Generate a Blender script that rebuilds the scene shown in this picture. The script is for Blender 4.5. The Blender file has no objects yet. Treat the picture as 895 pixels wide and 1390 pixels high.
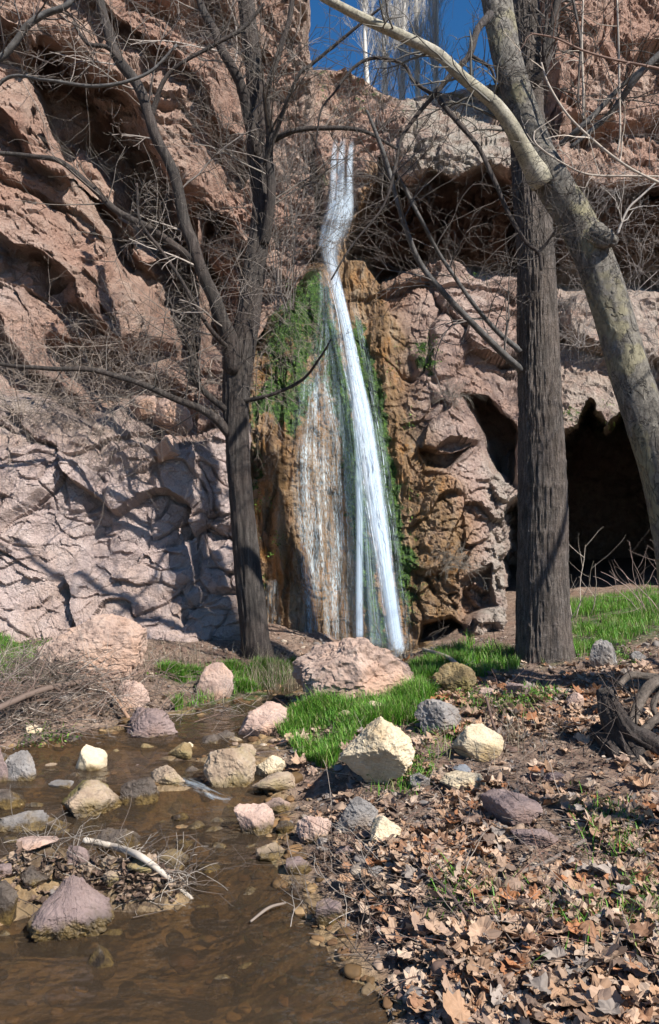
import bpy, math, random
import numpy as np
from mathutils import Vector
C = bpy.context.scene
COL = C.collection
R = np.random.default_rng(7)
random.seed(7)
F, CX, CY, CH = 1100.0, 447.5, 695.0, 1.6      # camera model of the photograph (895 x 1390)

# ------------------------------------------------------------------ helpers
def P(px, py, Y):
    return np.array([(px - CX) / F * Y, Y, CH - (py - CY) / F * Y])

def mesh_np(name, verts, faces, mat=None, parent=None, smooth=True, uv=None, zone=None, col=None, link=True):
    verts = np.asarray(verts, dtype=np.float32)
    me = bpy.data.meshes.new(name)
    groups = faces if isinstance(faces, list) else [faces]
    groups = [np.asarray(f, dtype=np.int32) for f in groups if len(f)]
    nl = sum(f.size for f in groups); nf = sum(len(f) for f in groups)
    me.vertices.add(len(verts)); me.vertices.foreach_set('co', verts.ravel())
    me.loops.add(nl); me.polygons.add(nf)
    idx = np.concatenate([f.ravel() for f in groups])
    tot = np.concatenate([np.full(len(f), f.shape[1], np.int32) for f in groups])
    st = np.concatenate([[0], np.cumsum(tot)[:-1]]).astype(np.int32)
    me.loops.foreach_set('vertex_index', idx)
    me.polygons.foreach_set('loop_start', st)
    me.polygons.foreach_set('loop_total', tot)
    me.polygons.foreach_set('use_smooth', np.full(nf, smooth))
    me.update(calc_edges=True)
    if uv is not None:
        l = me.uv_layers.new(name='UVMap')
        l.data.foreach_set('uv', np.asarray(uv, np.float32)[idx].ravel())
    if zone is not None:
        a = me.color_attributes.new('zone', 'FLOAT_COLOR', 'POINT')
        a.data.foreach_set('color', np.asarray(zone, np.float32).ravel())
    if col is not None:
        a = me.color_attributes.new('tint', 'FLOAT_COLOR', 'POINT')
        c = np.ones((len(verts), 4), np.float32); c[:, :3] = col
        a.data.foreach_set('color', c.ravel())
    me.validate()
    o = bpy.data.objects.new(name, me)
    if mat: me.materials.append(mat)
    COL.objects.link(o)
    if parent is not None:
        o.parent = parent
        o.location = -Vector(parent.location)
    return o

def empty(name, loc=(0, 0, 0)):
    o = bpy.data.objects.new(name, None); o.empty_display_size = .2
    o.location = loc; COL.objects.link(o); return o

def tag(o, label=None, cat=None, group=None, kind=None):
    if label: o['label'] = label
    if cat: o['category'] = cat
    if group: o['group'] = group
    if kind: o['kind'] = kind
    return o

def ss(a, b, x):
    t = np.clip((x - a) / (b - a), 0, 1); return t * t * (3 - 2 * t)

def h3(ix, iy, iz, seed):
    n = (ix.astype(np.int64) * 374761393 + iy.astype(np.int64) * 668265263 + iz.astype(np.int64) * 2147483647 + seed * 1274126177) & 0xffffffff
    n = ((n ^ (n >> 13)) * 1274126177) & 0xffffffff
    n = ((n ^ (n >> 16)) * 2246822519) & 0xffffffff
    n = n ^ (n >> 15)
    return (n & 0xffffff) / float(0xffffff)

def vn(p, seed=0):
    i = np.floor(p).astype(np.int64); f = p - i; f = f * f * f * (f * (f * 6 - 15) + 10)
    x, y, z = i[:, 0], i[:, 1], i[:, 2]; a, b, c = f[:, 0], f[:, 1], f[:, 2]
    r = 0
    for dx in (0, 1):
        for dy in (0, 1):
            for dz in (0, 1):
                w = (a if dx else 1 - a) * (b if dy else 1 - b) * (c if dz else 1 - c)
                r = r + w * h3(x + dx, y + dy, z + dz, seed)
    return r * 2 - 1

def fbm(p, oct=4, seed=0, ridged=False, gain=.5):
    s = 0; a = 1; t = 0
    for k in range(oct):
        n = vn(p * 2.03 ** k + k * 7.3, seed + k)
        if ridged: n = 1 - 2 * np.abs(n)
        s = s + a * n; t += a; a *= gain
    return s / t

def facets(p, seed=0, tilt=1.0, off=.35):
    """blocky fractured rock: one tilted plane per cell. returns height (in cell units) and crack distance"""
    i = np.floor(p).astype(np.int64); f = p - i
    d1 = np.full(len(p), 9.); d2 = np.full(len(p), 9.); h = np.zeros(len(p))
    for dx in (-1, 0, 1):
        for dy in (-1, 0, 1):
            for dz in (-1, 0, 1):
                x, y, z = i[:, 0] + dx, i[:, 1] + dy, i[:, 2] + dz
                rx = dx + h3(x, y, z, seed) - f[:, 0]
                ry = dy + h3(x, y, z, seed + 1) - f[:, 1]
                rz = dz + h3(x, y, z, seed + 2) - f[:, 2]
                d = np.sqrt(rx * rx + ry * ry + rz * rz)
                hh = (h3(x, y, z, seed + 3) - .5) * 2 * off + tilt * ((h3(x, y, z, seed + 4) - .5) * rx + (h3(x, y, z, seed + 5) - .35) * rz)
                near = d < d1
                d2 = np.where(near, d1, np.minimum(d2, d))
                h = np.where(near, hh, h)
                d1 = np.where(near, d, d1)
    return h, d2 - d1

def poly_sd(x, y, poly):
    """signed distance to a polygon, negative inside"""
    poly = np.asarray(poly, float); n = len(poly)
    d = np.full(x.shape, 1e9); inside = np.zeros(x.shape, bool)
    for k in range(n):
        a = poly[k]; b = poly[(k + 1) % n]
        ex, ey = b - a; wx, wy = x - a[0], y - a[1]
        t = np.clip((wx * ex + wy * ey) / (ex * ex + ey * ey + 1e-12), 0, 1)
        d = np.minimum(d, np.hypot(wx - t * ex, wy - t * ey))
        c = ((a[1] > y) != (b[1] > y)) & (x < (b[0] - a[0]) * (y - a[1]) / (b[1] - a[1] + 1e-12) + a[0])
        inside ^= c
    return np.where(inside, -d, d)

def line_d(x, y, pts):
    pts = np.asarray(pts, float); d = np.full(x.shape, 1e9)
    for a, b in zip(pts[:-1], pts[1:]):
        e = b - a; wx, wy = x - a[0], y - a[1]
        t = np.clip((wx * e[0] + wy * e[1]) / (e @ e + 1e-12), 0, 1)
        d = np.minimum(d, np.hypot(wx - t * e[0], wy - t * e[1]))
    return d

def spline(pts, n):
    """Catmull-Rom through rows of any width"""
    p = np.asarray(pts, float)
    if len(p) == 2: return p[0] + (p[1] - p[0]) * np.linspace(0, 1, n)[:, None]
    q = np.vstack([2 * p[0] - p[1], p, 2 * p[-1] - p[-2]])
    seg = np.linspace(0, len(p) - 1 - 1e-6, n); i = seg.astype(int); t = (seg - i)[:, None]
    a, b, c, d = q[i], q[i + 1], q[i + 2], q[i + 3]
    return .5 * (2 * b + (c - a) * t + (2 * a - 5 * b + 4 * c - d) * t ** 2 + (3 * b - a - 3 * c + d) * t ** 3)

class MB:
    def __init__(s): s.v = []; s.q = []; s.t = []; s.n = 0; s.c = []; s.uv = []
    def tube(s, pts, rad, sides=4, col=None, cap=True, disp=None):
        pts = np.asarray(pts, float); rad = np.asarray(rad, float) * np.ones(len(pts))
        T = np.gradient(pts, axis=0); T /= np.linalg.norm(T, axis=1)[:, None] + 1e-9
        m = T.mean(0); ref = np.eye(3)[np.argmin(np.abs(m))]
        A = np.cross(T, ref); A /= np.linalg.norm(A, axis=1)[:, None] + 1e-9
        B = np.cross(T, A)
        th = np.arange(sides) / sides * 2 * math.pi
        ring = A[:, None, :] * np.cos(th)[None, :, None] + B[:, None, :] * np.sin(th)[None, :, None]
        rr = rad[:, None] * np.ones(sides)[None]
        if disp is not None: rr = disp(pts, th, rad, ring)
        V = (pts[:, None, :] + ring * rr[:, :, None]).reshape(-1, 3)
        n, k = len(pts), sides
        i = (np.arange(n - 1)[:, None] * k + np.arange(k)[None]).ravel()
        j = (np.arange(n - 1)[:, None] * k + (np.arange(k)[None] + 1) % k).ravel()
        Q = np.stack([i, i + k, j + k, j], 1) + s.n
        s.v.append(V); s.q.append(Q)
        if col is not None: s.c.append(np.tile(np.asarray(col, float), (len(V), 1)))
        s.n += len(V)
        if cap and sides > 3:
            for r0, p0, flip in ((0, pts[0], 0), ((n - 1) * k, pts[-1], 1)):
                s.v.append(p0[None]); c = s.n; s.n += 1
                if col is not None: s.c.append(np.asarray(col, float)[None])
                a = np.arange(k) + r0 + (c - len(V) - (1 if flip else 0)); b = (np.arange(k) + 1) % k + r0 + (c - len(V) - (1 if flip else 0))
                s.t.append(np.stack([a, b, np.full(k, c)], 1) if not flip else np.stack([b, a, np.full(k, c)], 1))
    def raw(s, V, Q=None, T=None, col=None):
        if Q is not None: s.q.append(np.asarray(Q) + s.n)
        if T is not None: s.t.append(np.asarray(T) + s.n)
        s.v.append(V); s.n += len(V)
        if col is not None: s.c.append(col * np.ones((len(V), 3)))
    def build(s, name, mat, parent=None, smooth=True):
        fs = []
        if s.q: fs.append(np.concatenate(s.q))
        if s.t: fs.append(np.concatenate(s.t))
        return mesh_np(name, np.concatenate(s.v), fs, mat, parent, smooth, col=np.concatenate(s.c) if s.c else None)

# ------------------------------------------------------------------ node helpers
class NT:
    def __init__(s, name):
        s.m = bpy.data.materials.new(name); s.m.use_nodes = True
        s.t = s.m.node_tree; s.t.nodes.clear()
        s.out = s.t.nodes.new('ShaderNodeOutputMaterial')
    def n(s, typ, ins=None, **kw):
        x = s.t.nodes.new('ShaderNode' + typ)
        for k, v in kw.items(): setattr(x, k, v)
        for k, v in (ins or {}).items():
            i = x.inputs[k]
            if isinstance(v, bpy.types.NodeSocket): s.t.links.new(v, i)
            elif hasattr(i.default_value, '__len__') and not hasattr(v, '__len__'): i.default_value = (v,) * len(i.default_value)
            elif hasattr(v, '__len__') and len(v) == 3 and len(i.default_value) == 4: i.default_value = (*v, 1)
            else: i.default_value = v
        return x
    def pos(s): return s.n('NewGeometry').outputs['Position']
    def noise(s, scale, detail=5, rough=.55, vec=None, dist=0.):
        return s.n('TexNoise', {'Scale': scale, 'Detail': detail, 'Roughness': rough, 'Distortion': dist, 'Vector': vec or s.pos()}).outputs['Fac']
    def vor(s, scale, vec=None, feature='F1', out='Distance', rnd=1.):
        return s.n('TexVoronoi', {'Scale': scale, 'Vector': vec or s.pos(), 'Randomness': rnd}, feature=feature).outputs[out]
    def ramp(s, fac, stops, interp='LINEAR'):
        x = s.n('ValToRGB', {'Fac': fac}); cr = x.color_ramp; cr.interpolation = interp
        while len(cr.elements) < len(stops): cr.elements.new(.5)
        for e, (p, c) in zip(cr.elements, stops):
            e.position = p; e.color = (c, c, c, 1) if not hasattr(c, '__len__') else (*c, 1)
        return x.outputs['Color']
    def mix(s, f, a, b, mode='MIX'):
        x = s.t.nodes.new('ShaderNodeMix'); x.data_type = 'RGBA'; x.blend_type = mode
        for k, v in (('Factor', f), ('A', a), ('B', b)):
            i = [q for q in x.inputs if q.name == k and q.enabled][0] if k != 'Factor' else x.inputs[0]
            if isinstance(v, bpy.types.NodeSocket): s.t.links.new(v, i)
            elif k == 'Factor': i.default_value = v
            else: i.default_value = (*v, 1) if hasattr(v, '__len__') else (v, v, v, 1)
        return [q for q in x.outputs if q.enabled][0]
    def math(s, op, a, b=0., c=None, clamp=False):
        x = s.t.nodes.new('ShaderNodeMath'); x.operation = op; x.use_clamp = clamp
        for i, v in enumerate((a, b) if c is None else (a, b, c)):
            if isinstance(v, bpy.types.NodeSocket): s.t.links.new(v, x.inputs[i])
            else: x.inputs[i].default_value = v
        return x.outputs[0]
    def scl(s, v, sc):
        return s.n('Mapping', {'Vector': v, 'Scale': sc}).outputs[0]
    def bump(s, h, strength=.5, dist=.02, normal=None):
        d = {'Height': h, 'Strength': strength, 'Distance': dist}
        if normal: d['Normal'] = normal
        return s.n('Bump', d).outputs[0]
    def principled(s, **kw):
        ins = {k.replace('_', ' '): v for k, v in kw.items()}
        x = s.n('BsdfPrincipled', ins); s.t.links.new(x.outputs[0], s.out.inputs[0]); return x
    def surf(s, sh): s.t.links.new(sh, s.out.inputs[0])

def mat_cliff():
    t = NT('cliff_rock'); p = t.pos()
    z = t.n('Attribute', attribute_name='zone')
    sep = t.n('SeparateColor', {'Color': z.outputs['Color']})
    wet, moss, pink = sep.outputs[0], sep.outputs[1], sep.outputs[2]; pale = z.outputs['Alpha']
    n1 = t.noise(.9, 6, .6); n2 = t.noise(4.5, 7, .65); n3 = t.noise(22, 6, .7)
    tan = t.ramp(n2, [(.25, (.17, .10, .075)), (.5, (.40, .27, .205)), (.75, (.56, .44, .36))])
    tan = t.mix(t.ramp(n1, [(.42, 0), (.6, .75)]), tan, (.37, .21, .15))
    pk = t.ramp(n2, [(.25, (.38, .28, .25)), (.5, (.57, .445, .405)), (.75, (.66, .55, .51))])
    pk = t.mix(t.ramp(n1, [(.45, 0), (.68, .6)]), pk, (.56, .385, .275))
    c = t.mix(pink, tan, pk)
    pl = t.ramp(n3, [(.3, (.24, .21, .17)), (.65, (.50, .44, .37))])
    c = t.mix(t.math('MULTIPLY', pale, t.ramp(n2, [(.36, .25), (.55, 1.)])), c, pl)
    # running stains
    sv = t.scl(p, (3.2, 3.2, .32))
    s1 = t.noise(1.7, 6, .6, sv, .3)
    br = t.ramp(s1, [(.25, (.06, .035, .014)), (.42, (.20, .115, .045)), (.55, (.32, .20, .10)), (.68, (.42, .31, .20)), (.8, (.22, .15, .08))])
    br = t.mix(t.ramp(t.noise(1.3, 4, .5, t.scl(p, (5, 5, .9))), [(.52, 0), (.66, .8)]), br, (.40, .19, .05))
    wf = t.math('MULTIPLY', wet, t.ramp(n2, [(.3, .6), (.5, 1.)]))
    c = t.mix(wf, c, br)
    mg = t.ramp(t.noise(30, 5, .7), [(.3, (.006, .018, .004)), (.5, (.035, .095, .012)), (.68, (.14, .26, .03))])
    mf = t.ramp(t.math('ADD', t.math('MULTIPLY', moss, 1.2), t.math('MULTIPLY', t.math('SUBTRACT', t.noise(7, 6, .7), .5), 1.9)), [(.5, 0), (.68, 1.)])
    c = t.mix(mf, c, mg)
    c = t.mix(t.ramp(t.noise(55, 4, .8), [(.34, .45), (.52, 0)]), c, t.mix(.62, c, (.05, .03, .025)))
    c = t.mix(t.ramp(t.noise(13, 5, .75), [(.56, 0), (.72, .5)]), c, t.mix(.5, c, (.62, .52, .44)))
    cr = t.vor(3.4, t.n('VectorMath', {0: p, 1: t.n('TexNoise', {'Scale': 2., 'Detail': 4.}).outputs['Color']}, operation='ADD').outputs[0], 'DISTANCE_TO_EDGE')
    crack = t.math('ADD', t.ramp(cr, [(0, 0), (.03, 1.)]), t.ramp(n1, [(.45, 1.), (.55, 0)]), clamp=True)
    h = t.math('ADD', t.math('MULTIPLY', t.noise(9, 6, .68), .9), t.math('MULTIPLY', crack, .10))
    h = t.math('ADD', h, t.math('MULTIPLY', t.noise(45, 4, .75), .42))
    b = t.bump(h, 1., .10)
    rough = t.math('SUBTRACT', .92, t.math('MULTIPLY', wet, .38))
    t.principled(Base_Color=c, Roughness=rough, Normal=b)
    return t.m

def mat_rock(name, cols, spot=None, scale=9, algae=0., rough=.9, waterline=True):
    t = NT(name); p = t.n('TexCoord').outputs['Object']
    n = t.noise(scale, 7, .65, p)
    c = t.ramp(n, [(.28, cols[0]), (.5, cols[1]), (.72, cols[2])])
    if spot:
        c = t.mix(t.ramp(t.noise(scale * .45, 5, .6, p), [(.48, 0), (.62, .85)]), c, spot)
    c = t.mix(t.ramp(t.noise(scale * 7, 4, .8, p), [(.32, .5), (.5, 0)]), c, t.mix(.65, c, (.06, .045, .035)))
    r = rough
    if waterline:      # damp and algae band just above the water, by real height
        zz = t.n('SeparateXYZ', {'Vector': t.pos()}).outputs[2]
        w = t.ramp(t.math('SUBTRACT', t.math('MULTIPLY', zz, 3.), t.math('MULTIPLY', t.math('SUBTRACT', n, .5), .9)), [(.04, 1.), (.20, 0)])
        c = t.mix(w, c, t.mix(t.ramp(t.noise(12, 4, .6, p), [(.4, 0), (.65, 1.)]), (.035, .024, .014), (.15, .10, .035)))
        r = t.math('SUBTRACT', rough, t.math('MULTIPLY', w, .5))
    if algae:
        c = t.mix(t.ramp(t.noise(3.5, 5, .6), [(.62 - algae * .3, 0), (.75 - algae * .3, .9)]), c, (.13, .105, .02))
    h = t.math('ADD', t.noise(scale * 1.6, 9, .7, p), t.math('MULTIPLY', t.noise(scale * 9, 5, .7, p), .25))
    t.principled(Base_Color=c, Roughness=r, Normal=t.bump(h, .8, .03))
    return t.m

def mat_tint(name, rough=.8, var=.5, transl=0., scale=40):
    t = NT(name); a = t.n('Attribute', attribute_name='tint').outputs['Color']
    n = t.noise(scale, 5, .65)
    c = t.mix(t.ramp(n, [(.3, var), (.6, 0)]), a, t.mix(.55, a, (.03, .02, .012)))
    x = t.principled(Base_Color=c, Roughness=rough)
    if transl:
        tr = t.n('BsdfTranslucent', {'Color': c})
        m = t.n('MixShader', {0: transl, 1: x.outputs[0], 2: tr.outputs[0]}); t.surf(m.outputs[0])
    return t.m

def mat_bark(name, cols, stretch=(1, 1, .12), scale=30, bd=.02, patch=None, strength=1.):
    t = NT(name); p = t.pos(); sv = t.scl(p, stretch)
    n = t.noise(scale, 7, .7, sv, .4); n2 = t.noise(3, 5, .6)
    c = t.ramp(n, [(.3, cols[0]), (.5, cols[1]), (.7, cols[2])])
    c = t.mix(t.ramp(n2, [(.4, 0), (.65, .5)]), c, cols[3])
    fine = t.noise(75, 4, .75); plate = t.ramp(t.noise(9, 4, .6, t.scl(p, (1.6, 1.6, .5)), .8), [(.40, .55), (.5, 0)])
    c = t.mix(t.ramp(fine, [(.36, .8), (.52, 0)]), c, t.mix(.7, c, (.01, .008, .006))); c = t.mix(plate, c, t.mix(.6, c, (.015, .012, .01)))
    h = t.math('ADD', n, t.math('MULTIPLY', fine, .45))
    if patch:
        v = t.ramp(t.noise(5.5, 3, .45, t.scl(p, (1.6, 1.6, .8)), .6), [(.47, 0), (.5, 1.)])
        fn = t.noise(7.5, 4, .6, t.scl(p, (1.5, 1.5, .75)), 1.2)
        fl = t.math('MULTIPLY', t.ramp(fn, [(.478, 0), (.492, 1.), (.50, 1.), (.507, 0)]), t.ramp(t.noise(4., 3, .6), [(.46, 0), (.54, 1.)]))
        fm = t.ramp(t.noise(26, 5, .75, t.scl(p, (1, 1, .6))), [(.40, .85), (.48, 0)])
        c = t.mix(t.math('MULTIPLY', fm, t.ramp(t.noise(1.6, 3, .5), [(.42, 0), (.55, .9)])), c, (.06, .048, .038))
        c = t.mix(t.ramp(t.noise(4.2, 4, .6), [(.52, 0), (.6, .75)]), c, t.mix(t.noise(3, 2, .5), (.16, .14, .105), (.27, .24, .12)))
        c = t.mix(fl, c, (.03, .025, .02))
        h = t.math('ADD', t.math('MULTIPLY', n, .3), t.math('MULTIPLY', v, -.6))
        h = t.math('SUBTRACT', h, t.math('ADD', t.math('MULTIPLY', fl, .5), t.math('MULTIPLY', fm, .25)))
    t.principled(Base_Color=c, Roughness=.85, Normal=t.bump(h, strength, bd))
    return t.m

def mat_ground():
    t = NT('soil'); p = t.pos()
    z = t.n('Attribute', attribute_name='zone')
    sep = t.n('SeparateColor', {'Color': z.outputs['Color']}); wet, green = sep.outputs[0], sep.outputs[1]
    n = t.noise(14, 8, .7); n2 = t.noise(2.5, 5, .6)
    c = t.ramp(n, [(.3, (.055, .035, .024)), (.5, (.19, .13, .095)), (.7, (.34, .25, .185))])
    c = t.mix(t.ramp(n2, [(.45, 0), (.65, .6)]), c, (.16, .09, .06))
    bed = t.ramp(t.noise(5, 6, .65), [(.32, (.04, .022, .012)), (.46, (.12, .08, .045)), (.57, (.27, .175, .085)), (.68, (.10, .09, .04))])
    c = t.mix(wet, c, t.mix(t.ramp(t.vor(11, None, 'F1', 'Color'), [(.4, 0), (.6, .45)]), bed, (.30, .21, .11)))
    c = t.mix(t.math('MULTIPLY', green, t.ramp(t.noise(9, 4, .6), [(.4, .3), (.6, 1.)])), c, (.035, .075, .012))
    h = t.math('ADD', n, t.math('MULTIPLY', t.vor(34), .4))
    t.principled(Base_Color=c, Roughness=t.math('SUBTRACT', .95, t.math('MULTIPLY', wet, .45)), Normal=t.bump(h, .9, .035))
    return t.m

def mat_stream():
    t = NT('stream_water'); p = t.pos()
    h = t.math('ADD', t.noise(5, 2, .5, t.scl(p, (1., 1.8, 1.)), .3), t.math('MULTIPLY', t.noise(17, 2, .5, t.scl(p, (1., 1.7, 1.))), .3))
    nb = t.bump(h, .30, .06)
    fr = t.n('Fresnel', {'IOR': 1.36, 'Normal': nb}).outputs[0]
    tr = t.n('BsdfTransparent', {'Color': (.66, .56, .42)})
    mu = t.n('BsdfDiffuse', {'Color': t.mix(t.noise(1.6, 4, .5, t.scl(p, (1, 2.2, 1))), (.05, .037, .025), (.12, .085, .055))})
    m1 = t.n('MixShader', {0: .36, 1: tr.outputs[0], 2: mu.outputs[0]})
    gl = t.n('BsdfGlossy', {'Color': (1, 1, 1), 'Roughness': .10, 'Normal': nb})
    m2 = t.n('MixShader', {0: fr, 1: m1.outputs[0], 2: gl.outputs[0]})
    t.surf(m2.outputs[0]); return t.m

def mat_fall(name, dens, sx=26., sy=.8, edge=.22, col=(.74, .86, .97), spark=False, hi=1., fade=.10):
    """silky or dripping water: streaks run along V, alpha fades to the rims of the sheet"""
    t = NT(name); uv = t.n('UVMap').outputs[0]
    s = t.n('SeparateXYZ', {'Vector': uv}); u, v = s.outputs[0], s.outputs[1]
    st = t.noise(1., 4, .6, t.scl(uv, (sx, sy, 1)), .15)
    if spark:
        sp = t.noise(1., 3, .7, t.scl(uv, (sx * 5, sy * 60, 1)), .4)  # glitter on the dripping film, painted as small white flecks
        br = t.noise(1., 4, .6, t.scl(uv, (7, 3.5, 1)), .3)
        a = t.math('MULTIPLY', t.ramp(st, [(.39, 0.06), (.62, 1.)]), t.ramp(sp, [(.475, .0), (.565, .95)]))
        a = t.math('MULTIPLY', a, t.ramp(br, [(.38, .10), (.62, 1.)]))
    else:
        a = t.ramp(st, [(dens, 0.), (dens + .30, hi)])
    e = t.math('MULTIPLY', t.n('MapRange', {'Value': u, 'From Max': edge}, interpolation_type='SMOOTHSTEP').outputs[0],
               t.n('MapRange', {'Value': u, 'From Min': 1., 'From Max': 1 - edge}, interpolation_type='SMOOTHSTEP').outputs[0])
    e2 = t.math('MULTIPLY', t.n('MapRange', {'Value': v, 'From Max': fade}, interpolation_type='SMOOTHSTEP').outputs[0],
               t.n('MapRange', {'Value': v, 'From Min': 1., 'From Max': .96}, interpolation_type='SMOOTHSTEP').outputs[0])
    a = t.math('MULTIPLY', a, t.math('MULTIPLY', e, e2))
    tr = t.n('BsdfTransparent')
    d = t.n('BsdfDiffuse', {'Color': col}); tl = t.n('BsdfTranslucent', {'Color': col})
    w = t.n('MixShader', {0: .3, 1: d.outputs[0], 2: tl.outputs[0]})
    m = t.n('MixShader', {0: a, 1: tr.outputs[0], 2: w.outputs[0]})
    t.surf(m.outputs[0]); return t.m

M_cliff = mat_cliff(); M_ground = mat_ground(); M_stream = mat_stream()
M_twig = mat_tint('twig_bark', .8, .35, 0, 25)
M_leaf = mat_tint('dead_leaf', .75, .45, .18, 55)
M_grass = mat_tint('grass_blade', .55, .2, .35, 20)

# ------------------------------------------------------------------ ground height
CHAN = [(.30, .3), (.22, 2.3), (.12, 2.9), (-.06, 3.45), (-.2, 4.0), (-.22, 4.4), (-.34, 4.95), (-.40, 5.6), (-.50, 6.1), (-.42, 6.5), (-.12, 7.0),
        (.22, 7.7), (.75, 8.3), (1.15, 8.9), (1.1, 9.6), (.1, 9.6), (.45, 8.7), (.0, 7.9), (-.36, 7.1), (-.8, 6.6), (-1.1, 6.2), (-1.55, 5.75), (-1.95, 5.3), (-2.5, 5.05),
        (-3.6, 4.8), (-5, 4.6), (-9, 4.3), (-9, .3)]
def wl(y):
    """water level, stepping up over the little riffles"""
    return .045 * ss(4.45, 4.62, y) + .04 * ss(5.2, 5.45, y) + .03 * ss(6.4, 8.5, y) - .03 * ss(3.7, 3.4, y)
ISL = [(-1.22, 3.5, .42, .2, .26), (-.78, 3.42, .28, .13, .24), (-1.6, 3.25, .4, .25, .27), (-2.0, 3.9, .45, .16, .2), (-.75, 4.15, .2, .14, .12), (-2.0, 4.35, .5, .15, .12), (-.95, 4.6, .5, .12, .10), (-.7, 5.1, .35, .14, .1), (-1.05, 5.15, .25, .1, .1)]
def gz(x, y):
    x = np.asarray(x, float); y = np.asarray(y, float); s = x.shape
    x = np.atleast_1d(x).ravel(); y = np.atleast_1d(y).ravel()
    q = np.stack([x, y, 0 * x], 1)
    d = poly_sd(x + .10 * vn(q * 1.7, 51), y + .10 * vn(q * 1.7, 52), CHAN)
    inside = -.16 * ss(0, -.55, d) + .045 * fbm(q * 2.3, 3, 54)
    right = ss(-.6, .4, x)
    out = (.11 * ss(0, .45, d) + .10 * ss(.2, 1.6, d) * right + .075 * np.maximum(0, x - .9) * ss(.3, 3, d))
    out = out + (1 - right) * (.13 * ss(.05, 1.1, d) + .05 * np.maximum(0, -x - 1.5) * ss(5, 7, y))
    out = out + .035 * fbm(q * 2.1, 4, 55) * ss(0, .4, d) + .02 * fbm(q * 8, 3, 58)
    z = wl(y) + np.where(d < 0, inside, out + .045 * fbm(q * 2.3, 3, 54) * ss(.3, 0, d))
    for (a, b, r1, r2, h) in ISL:
        e = ((x - a) / r1) ** 2 + ((y - b) / r2) ** 2
        z = z + (h + .05) * np.exp(-e * 1.6)
    return z.reshape(s)
_gz = gz
CXs = np.arange(-7.5, 7.5, .03); CYs = np.arange(1., 12.5, .03)
_a, _b = np.meshgrid(CXs, CYs); _Z = _gz(_a, _b)
def gz(x, y):
    x = np.asarray(x, float); y = np.asarray(y, float)
    if x.size > 60000: return _gz(x, y)
    fx_ = np.clip((x + 7.5) / .03, 0, len(CXs) - 1.001); fy_ = np.clip((y - 1.) / .03, 0, len(CYs) - 1.001)
    i = fx_.astype(int); j = fy_.astype(int); a = fx_ - i; b = fy_ - j
    return (_Z[j, i] * (1 - a) + _Z[j, i + 1] * a) * (1 - b) + (_Z[j + 1, i] * (1 - a) + _Z[j + 1, i + 1] * a) * b
def chan_d(x, y): return poly_sd(np.asarray(x, float), np.asarray(y, float), CHAN)

def hit(px, py, y0=1.5, y1=10.5):
    """point of the ground seen at a pixel of the photograph"""
    Y = np.linspace(y0, y1, 1400)
    X = (px - CX) / F * Y; Z = CH - (py - CY) / F * Y
    g = np.maximum(gz(X, Y), wl(Y) - .02)
    k = np.argmax(Z < g)
    if not (Z < g).any(): k = len(Y) - 1
    return np.array([X[k], Y[k], g[k]])

ax = np.concatenate([-np.geomspace(5, 60, 18)[::-1], np.arange(-4.9, 4.9, .028), np.geomspace(5, 60, 18)])
ay = np.concatenate([-np.geomspace(1, 60, 16)[::-1], np.linspace(-.9, 1.9, 16), np.arange(2.0, 10.2, .028), np.geomspace(10.3, 16, 30)])
gx, gy = np.meshgrid(ax, ay)
gZ = gz(gx, gy)
V = np.stack([gx.ravel(), gy.ravel(), gZ.ravel()], 1)
nx, ny = len(ax), len(ay)
i = (np.arange(ny - 1)[:, None] * nx + np.arange(nx - 1)[None]).ravel()
Q = np.stack([i, i + 1, i + nx + 1, i + nx], 1)
GRASS = [  # polygons in photo pixels, grown where the ground is seen there
    ([(362, 985), (470, 935), (560, 925), (600, 945), (560, 985), (520, 985), (470, 1010), (455, 1048), (415, 1035), (385, 1005)], 1.0),
    ([(555, 900), (640, 876), (705, 878), (712, 905), (640, 925), (560, 925)], .9),
    ([(735, 905), (765, 815), (900, 800), (1010, 800), (1010, 850), (880, 868), (800, 890)], 1.0),
    ([(238, 968), (300, 935), (340, 905), (400, 905), (400, 945), (345, 962), (300, 972)], .85),
    ([(215, 915), (300, 905), (330, 912), (250, 930)], .7),
    ([(-60, 905), (0, 872), (130, 905), (140, 920), (60, 925), (0, 925)], .6),
]
def px_of(x, y, z):
    return CX + x / y * F, CY + (CH - z) / y * F
yy = np.maximum(V[:, 1], .5)
pu, pv = px_of(V[:, 0], yy, V[:, 2])
gm = np.zeros(len(V))
for poly, w in GRASS: gm = np.maximum(gm, w * ss(8, -8, poly_sd(pu, pv, poly)))
gm *= V[:, 1] > 4
dch = chan_d(V[:, 0], V[:, 1])
zone = np.stack([ss(.10, -.02, dch + .08 * fbm(V * 3, 2, 9)), gm, 0 * gm, 0 * gm + 1], 1)
g = mesh_np('ground', V, Q, M_ground, zone=zone)
tag(g, 'brown soil and gravel floor of the ravine with the stream bed cut into it', 'ground', kind='structure')

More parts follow.
